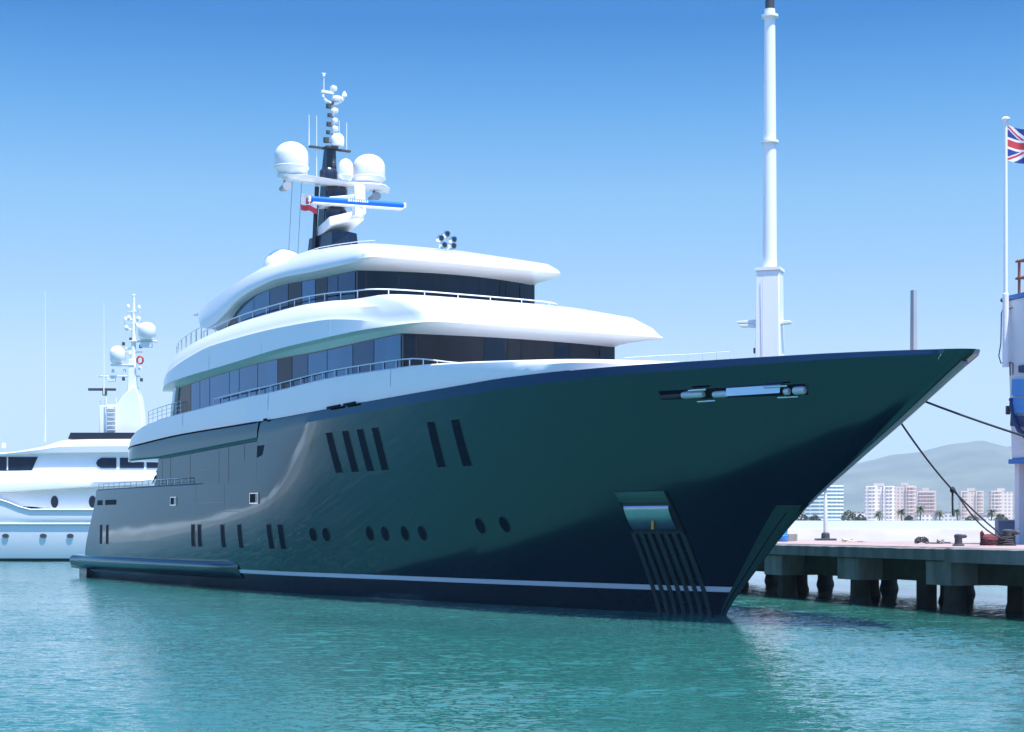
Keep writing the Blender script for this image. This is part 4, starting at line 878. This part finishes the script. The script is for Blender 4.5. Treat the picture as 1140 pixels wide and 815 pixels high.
em('emblem_block', [(.82, 7.98), (1.7, 7.9), (1.7, 8.3), (.8, 8.3)], .03, NAVYP)
# bracket and pipe loop at the corner
m = MB(); m.tube([(-.32, -.2, 11.2), (-.5, -.2, 10.9), (-.55, -.2, 9.5), (-.72, -.2, 8.9), (-.55, -.2, 8.55), (.25, -.2, 8.5), (.45, -.2, 8.45), (.45, -.2, 7.9)], .03, 6); m.tube([(.2, -.2, 8.5), (.22, -.2, 7.9)], .03, 6); m.tube([(-.4, -.2, 10.98), (.4, -.2, 11.05)], .025, 6); m.sphere((-.42, -.2, 11.5), .11, 8); m.build('pipe_bracket', DGREY, T)
m = MB(); m.b2((-.16, -.2, 6.1), (-.04, -.02, 6.5)); m.build('wall_lamp', DGREY, T)
fx, fy = bx-.28, by-.25
fp = thing('flagpole', 'slender white flagpole with a ball top fixed to the corner of the white building', 'flagpole', (fx-.05, fy, PZ+8.3))
m = MB(); m.tube([(0, 0, 0), (0, 0, 3.4), (0, 0, 3.45), (0, 0, 11.5)], [.15, .14, .10, .075], 10); m.tube([(0, 0, 3.2), (.3, .3, 3.2)], .03, 5); m.build('pole', WHITE2, fp); m = MB(); m.sphere((0, 0, 11.58), .20, 12, .6); m.build('ball', WHITE2, fp)
flag('ensign', 'red white and blue British flag flying from the white flagpole at the right edge', (fx+.04, fy, PZ+19.6), R(-14), 2.5, 1.65, 96, 60, union, [FW, FR, FB], .40, .62)

# ------------------------------------------------------------------ tall white lighting mast on the pier behind the bow
wp = (14.35, 95.0, PZ+.024)
r = thing('light_mast', 'very tall white tubular mast rising from a square white shaft behind the yacht bow', 'mast', wp, R(-20))
m = MB(); m.box((0, 0, .2), (2.6, 2.6, .4)); m.build('base', CONC, r)
m = MB(); m.rows([[(x*k, y*k, z) for x, y in [(-.74, -.74), (.74, -.74), (.74, .74), (-.74, .74)]] for k, z in [(1.06, .4), (.86, 15.0)]], True, True); m.build('shaft', WHITE, r, bevel=.04)
m = MB(); m.rows([[(x, y, z) for x, y in [(-.70, -.70), (.70, -.70), (.70, .70), (-.70, .70)]] for z in (15.0, 15.18)], True, True); m.build('shaft_cap', WHITE2, r)
m = MB(); m.box((-.25, -.745, 11.0), (.02, .03, 7.5)); m.build('shaft_joint', mat('joint_grey', (.5, .52, .55), .6), r)
m = MB(); m.tube([(0, 0, 15.1), (0, 0, 22.2), (0, 0, 29.6)], [.40, .36, .30], 20); m.build('pole', WHITE, r)
for z, k in [(15.15, .56), (22.2, .5), (29.2, .48)]: m = MB(); m.lathe([(.3, -.06), (k, -.05), (k, .08), (.3, .12)], (0, 0, z), 20); m.build('collar', WHITE, r, sharp=40)
m = MB(); m.lathe([(.26, 0), (.26, .5), (.1, .55), (.02, 1.1)], (0, 0, 29.6), 12); m.build('top_lamp', DGREY, r)
for sx, L, z in [(-1, 1.15, 12.2), (-1, 1.0, 12.0), (1, .55, 12.1)]: m = MB(); m.prism([(sx*.62, z-.08), (sx*(.66+L), z-.02), (sx*(.66+L), z+.08), (sx*.62, z+.14)], -.35, .35); m.build('bracket', WHITE, r, bevel=.02)
m = MB(); m.box((-.78, -.3, 10.6), (.12, .2, .3)); m.build('junction_box', DGREY, r)

# ------------------------------------------------------------------ the white motor yacht astern (local: x towards its stern, y away from the viewer)
NX0, NY0, KP = -50.0, 166.0, 166/1900
N = thing('motor_yacht', 'white motor yacht with dark windows and twin radomes lying beyond the dark yacht stern', 'yacht', (NX0, NY0, 0))
def q(px, py): return ((px-570)*KP-NX0, 3.4+(586-py)*KP)
NW = mat('white_hull_gloss', (.74, .77, .80), .18, coat=.5, vary=.03, vscale=.3)
def nb(x, z):
    bow = -24.0-.55*max(z, 0); t = min(1, max(0, (x-bow)/17.0)); return (4.1-.035*max(0, 4-z)**2)*(1-(1-t)**2.4)*(1.0 if x < 12 else 1-.0008*(x-12)**2)
rows = []
for z in (-.8, 0, .3, 1.2, 2.2, 3.2, 3.60):
    bow = -24.0-.55*max(z, 0); rows.append([(bow+(26-bow)*(i/50)**1.4, 4.1-nb(bow+(26-bow)*(i/50)**1.4, z), z) for i in range(51)])
def mir(r): return [(x, 8.2-y, z) for x, y, z in r]
def sheer(x): return interp(x, [(-30, 7.4), (q(0, 0)[0], 6.05), (q(30, 0)[0], 5.0), (30, 4.95)])
m = MB(); m.rows(rows); m.rows([mir(r) for r in rows]); m.add([rows[i][-1] for i in range(7)]+[mir(rows[i])[-1] for i in range(6, -1, -1)], [tuple(range(14))]); m.build('hull', NW, N, sharp=40)
up = []
for k in range(5):
    r_ = []
    for i in range(51):
        x = -26.0+(52.0)*(i/50)**1.2; z = 3.62+(sheer(x)-3.62)*k/4; r_.append((x-.5*k*(1-i/50)**4, 4.1-nb(x, 3.7)-.10*(k > 0)-.02*k, z))
    up.append(r_)
m = MB(); m.rows(up); m.rows([mir(r) for r in up]); m.rows([up[-1], mir(up[-1])]); m.build('bulwark', NW, N, sharp=40)
m = MB(); m.tube([(x, 4.1-nb(x, 3.6)-.08, 3.64) for x, _, _ in rows[-1][2:]], .09, 6); m.build('rubbing_strake', WHITE, N)
m = MB(); m.tube([(x, 4.1-nb(x, 3.7)-.22, sheer(x)+.03) for x, _, _ in up[-1][2:]], .09, 6); m.build('cap_rail', WHITE, N)
m = MB()
rws = []
for z in (-.5, .28): rws.append([(x, 4.1-nb(x, z)-.015, z) for x in [-23+i for i in range(50)]])
m.rows(rws); m.build('boot_top', BOOT, N)
def sidebox(name, poly, y0, y1, mt, par=N, bevel=.06, **k): m = MB(); m.prism(poly, y0, y1); return m.build(name, mt, par, bevel=bevel, **k)
h1 = sidebox('main_deckhouse', [q(-60, 560), q(215, 572), q(215, 540), q(-30, 544)], .75, 7.4, WHITE2)
def nwin(poly, y, par, name='window', mt=GLASS): m = MB(); m.prism(poly, y-.04, y+.06); return m.build(name, mt, par)
def ell(px, py, rx, ry, n=18): c = q(px, py); return [(c[0]+rx*KP*math.cos(2*math.pi*i/n), c[1]+ry*KP*math.sin(2*math.pi*i/n)) for i in range(n)]
for px in (58.5, 101, 143): nwin(ell(px, 558.5, 4.2, 6.8), .75, h1, 'porthole', FRAME)
for px in (6, 48, 78, 128): f = nwin(ell(px, 596.5, 3.8, 2.4), .09 if False else 4.1-nb(q(px, 0)[0], 2.5)-.02, N, 'porthole', DGREY)
nwin(ell(32, 578.5, 4.2, 2.2), -.02, N, 'porthole', DGREY)
# boat deck: broad rounded white band
def band_rows(bot, top, y0, y1, lean):
    xs = sorted(set([p[0] for p in bot]+[p[0] for p in top])); m = MB(); rr = []
    for x in xs:
        zb, zt = interp(x, bot), interp(x, top); rr.append([(x, y0+.5, zb-.02), (x, y0, zb+.05), (x, y0-.05, zb+.45*(zt-zb)), (x, y0+lean*.35, zb+.82*(zt-zb)), (x, y0+lean, zt), (x, y1-lean, zt), (x, y1-lean*.35, zb+.82*(zt-zb)), (x, y1+.05, zb+.45*(zt-zb)), (x, y1, zb+.05), (x, y1-.5, zb-.02)])
    m.rows(rr, True, True); return m
dense = lambda pts: [(pts[0][0]+(pts[-1][0]-pts[0][0])*i/40, spl(pts[0][0]+(pts[-1][0]-pts[0][0])*i/40, pts)) for i in range(41)]
band_rows(dense([q(-70, 551), q(0, 548), q(140, 541), q(225, 540)]), dense([q(-70, 540), q(-40, 526), q(0, 524), q(72, 523), q(90, 528.5), q(150, 529), q(225, 529)]), .05, 8.15, 1.1).build('boat_deck', NW, N, sharp=50)
h2 = sidebox('upper_deckhouse', [q(-40, 530), q(215, 530), q(215, 503), q(-20, 503)], 1.35, 6.85, WHITE2)
nwin([q(-34, 523.5), q(31, 523.5), q(38, 508), q(-22, 508)], 1.34, h2, mt=FGLASS); m = MB(); m.b2((q(3.2, 0)[0], 1.27, q(0, 523)[1]), (q(4.6, 0)[0], 1.36, q(0, 508)[1])); m.build('mullion', WHITE2, h2)
nwin([q(109, 520.5), q(126, 520.5), q(126, 509), q(109, 509), q(105, 511.5), q(103.3, 515), q(105, 518.5)], 1.34, h2, mt=FGLASS)
nwin([q(130, 520.5), q(157, 520.5), q(157, 509), q(130, 509)], 1.34, h2, mt=FGLASS); nwin([q(160, 520.5), q(190, 520.5), q(190, 509), q(160, 509)], 1.34, h2, mt=FGLASS)
band_rows(dense([q(-40, 508), q(0, 507), q(44, 504), q(100, 503.5), q(215, 503)]), dense([q(-40, 505.5), q(0, 502), q(40, 495.5), q(66, 488), q(100, 487), q(215, 486.5)]), .95, 7.25, 1.7).build('roof', NW, N, sharp=50)
sidebox('sunroof_screen', [q(68, 487), q(158, 487), q(143, 480), q(71, 480)], 2.5, 5.7, FRAME, bevel=.02)
railing('railing', [(q(px, 0)[0], .25, q(0, 541)[1]) for px in (112, 130, 150, 170, 190)], .45, 12, parent=N, r=.025)
# its mast (4.1 m further in)
def q2(px, py): return ((px-570)*170.1/1900-NX0, 3.4+(586-py)*170.1/1900)
nm = sidebox('mast_base', [q2(113, 486), q2(160, 486), q2(160, 462), q2(157, 442), q2(152, 430), q2(140, 440), q2(132, 452), q2(113, 452)], 3.2, 5.0, WHITE)
sidebox('mast', [q2(142, 445), q2(153, 445), q2(151.5, 400), q2(144, 400)], 3.75, 4.45, WHITE, bevel=.08)
m = MB(); m.tube([(*[q2(148.5, 402)[0]], 4.1, q2(0, 402)[1]), (q2(149, 0)[0], 4.1, q2(0, 330)[1])], [.28, .12], 10); m.sphere((q2(149, 0)[0], 4.1, q2(0, 329)[1]), .16, 8); m.build('mast_pole', WHITE, N)
def ndome(px, py, r, h):
    x, z = q2(px, py); m = MB(); m.lathe([(.05, 0), (r*.7, 0), (r, .22*h), (r, .6*h)]+[(r*math.cos(a), .6*h+.4*h*math.sin(a)) for a in [i*math.pi/16 for i in range(1, 8)]]+[(.02, h)], (x, 4.1, z), 20); return m.build('radome', WHITE, N, sharp=40)
ndome(163.5, 378.5, .90, 1.78); ndome(131, 404.5, .80, 1.75)
for px, py, d in [(163, 384, (1.1, .8, .5)), (160, 380, (2.8, .7, .14)), (137, 406.5, (2.4, .8, .16)), (140, 388, (1.2, .3, .12)), (133, 419, (4.2, .5, .14)), (124, 422, (.8, .5, .5))]: (m := MB()).box((q2(px, 0)[0], 4.1, q2(0, py)[1]), d); m.build('mast_arm', WHITE2, N, bevel=.03)
m = MB(); m.box((q2(115, 0)[0], 3.6, q2(0, 434)[1]), (2.75, .28, .26)); m.box((q2(118, 0)[0], 3.6, q2(0, 438)[1]), (.4, .4, .5)); m.build('radar_scanner', DGREY, N, bevel=.05)
for px, py in [(138, 383), (157, 386), (138, 422), (158, 423), (146, 378)]: m = MB(); m.box((q2(px, 0)[0], 3.9, q2(0, py)[1]), (.26, .26, .34)); m.build('signal_lamp', DGREY, N, bevel=.03)
for px, py, rr in [(143.5, 354, .22), (141, 365, .24), (154, 355, .24), (147, 348, .16)]: m = MB(); m.sphere((q2(px, 0)[0], 4.1, q2(0, py)[1]), rr, 10, 1.2); m.tube([(q2(px, 0)[0], 4.1, q2(0, py)[1]), (q2(149, 0)[0], 4.1, q2(0, py+3)[1])], .05, 5); m.build('antenna', WHITE, N)
m = MB()
for k in range(8): z = q2(0, 484)[1]+k*.42; m.box((q2(127, 0)[0], 2.9, z), (.85, .35, .07))
for px in (121.5, 132.5): m.tube([(q2(px, 0)[0], 2.9, q2(0, 487)[1]), (q2(px, 0)[0], 2.9, q2(0, 443)[1])], .05, 6)
m.build('ladder', WHITE, N)
m = MB(); m.tube([(q2(157.5, 401.5)[0]+.30*math.cos(a), 3.5, q2(157.5, 401.5)[1]+.36*math.sin(a)) for a in [2*math.pi*i/16 for i in range(17)]], .10, 6); m.build('lifebuoy', RED, N)
for px, p0, p1 in [(53, 492, 325), (118, 440, 338)]: m = MB(); m.tube([(q2(px, 0)[0], 3.2, q2(0, p0)[1]), (q2(px, 0)[0], 3.2, q2(0, p1)[1])], [.07, .025], 6); m.build('whip_antenna', WHITE2, N)
m = MB(); m.lathe([(.1, 0), (.22, .1), (.2, .4), (.05, .5)], (q2(6, 0)[0], 3.5, q2(0, 499)[1]), 10); m.build('antenna', WHITE2, N)
for px, py, w in [(149, 347, 1.3), (147, 360, 1.6), (148.5, 392, 1.8)]: (m := MB()).box((q2(px, 0)[0], 4.1, q2(0, py)[1]), (w, .3, .09)); m.build('spreader', WHITE2, N)
for px, py in [(143, 343), (155, 344), (140, 357), (153, 364), (145, 395), (126, 415), (139, 415), (156, 412), (147, 410)]: (m := MB()).lathe([(.05, 0), (.16, .02), (.17, .2), (.10, .34), (.03, .38)], (q2(px, 0)[0], 4.0, q2(0, py)[1]), 8); m.build('lamp', WHITE2, N)
for px in (114, 119): (m := MB()).tube([(q2(px, 0)[0], 3.3, q2(0, 484)[1]), (q2(px, 0)[0], 3.3, q2(0, 446)[1])], .05, 5); m.build('stanchion', STEEL, N)

# ------------------------------------------------------------------ the hazy air over the bay
hz = MB(); hz.b2((-6050, -330, -4), (7100, 8050, 390)); hm_ = bpy.data.materials.new('haze_air'); hm_.use_nodes = True; n = hm_.node_tree; n.nodes.clear()
ho = n.nodes.new('ShaderNodeOutputMaterial'); pv = n.nodes.new('ShaderNodeVolumePrincipled'); pv.inputs['Color'].default_value = (.62, .83, 1, 1); pv.inputs['Density'].default_value = .000088
pv.inputs['Anisotropy'].default_value = 0; n.links.new(pv.outputs[0], ho.inputs['Volume'])
hzo = hz.build('haze', hm_); hzo['kind'] = 'stuff'
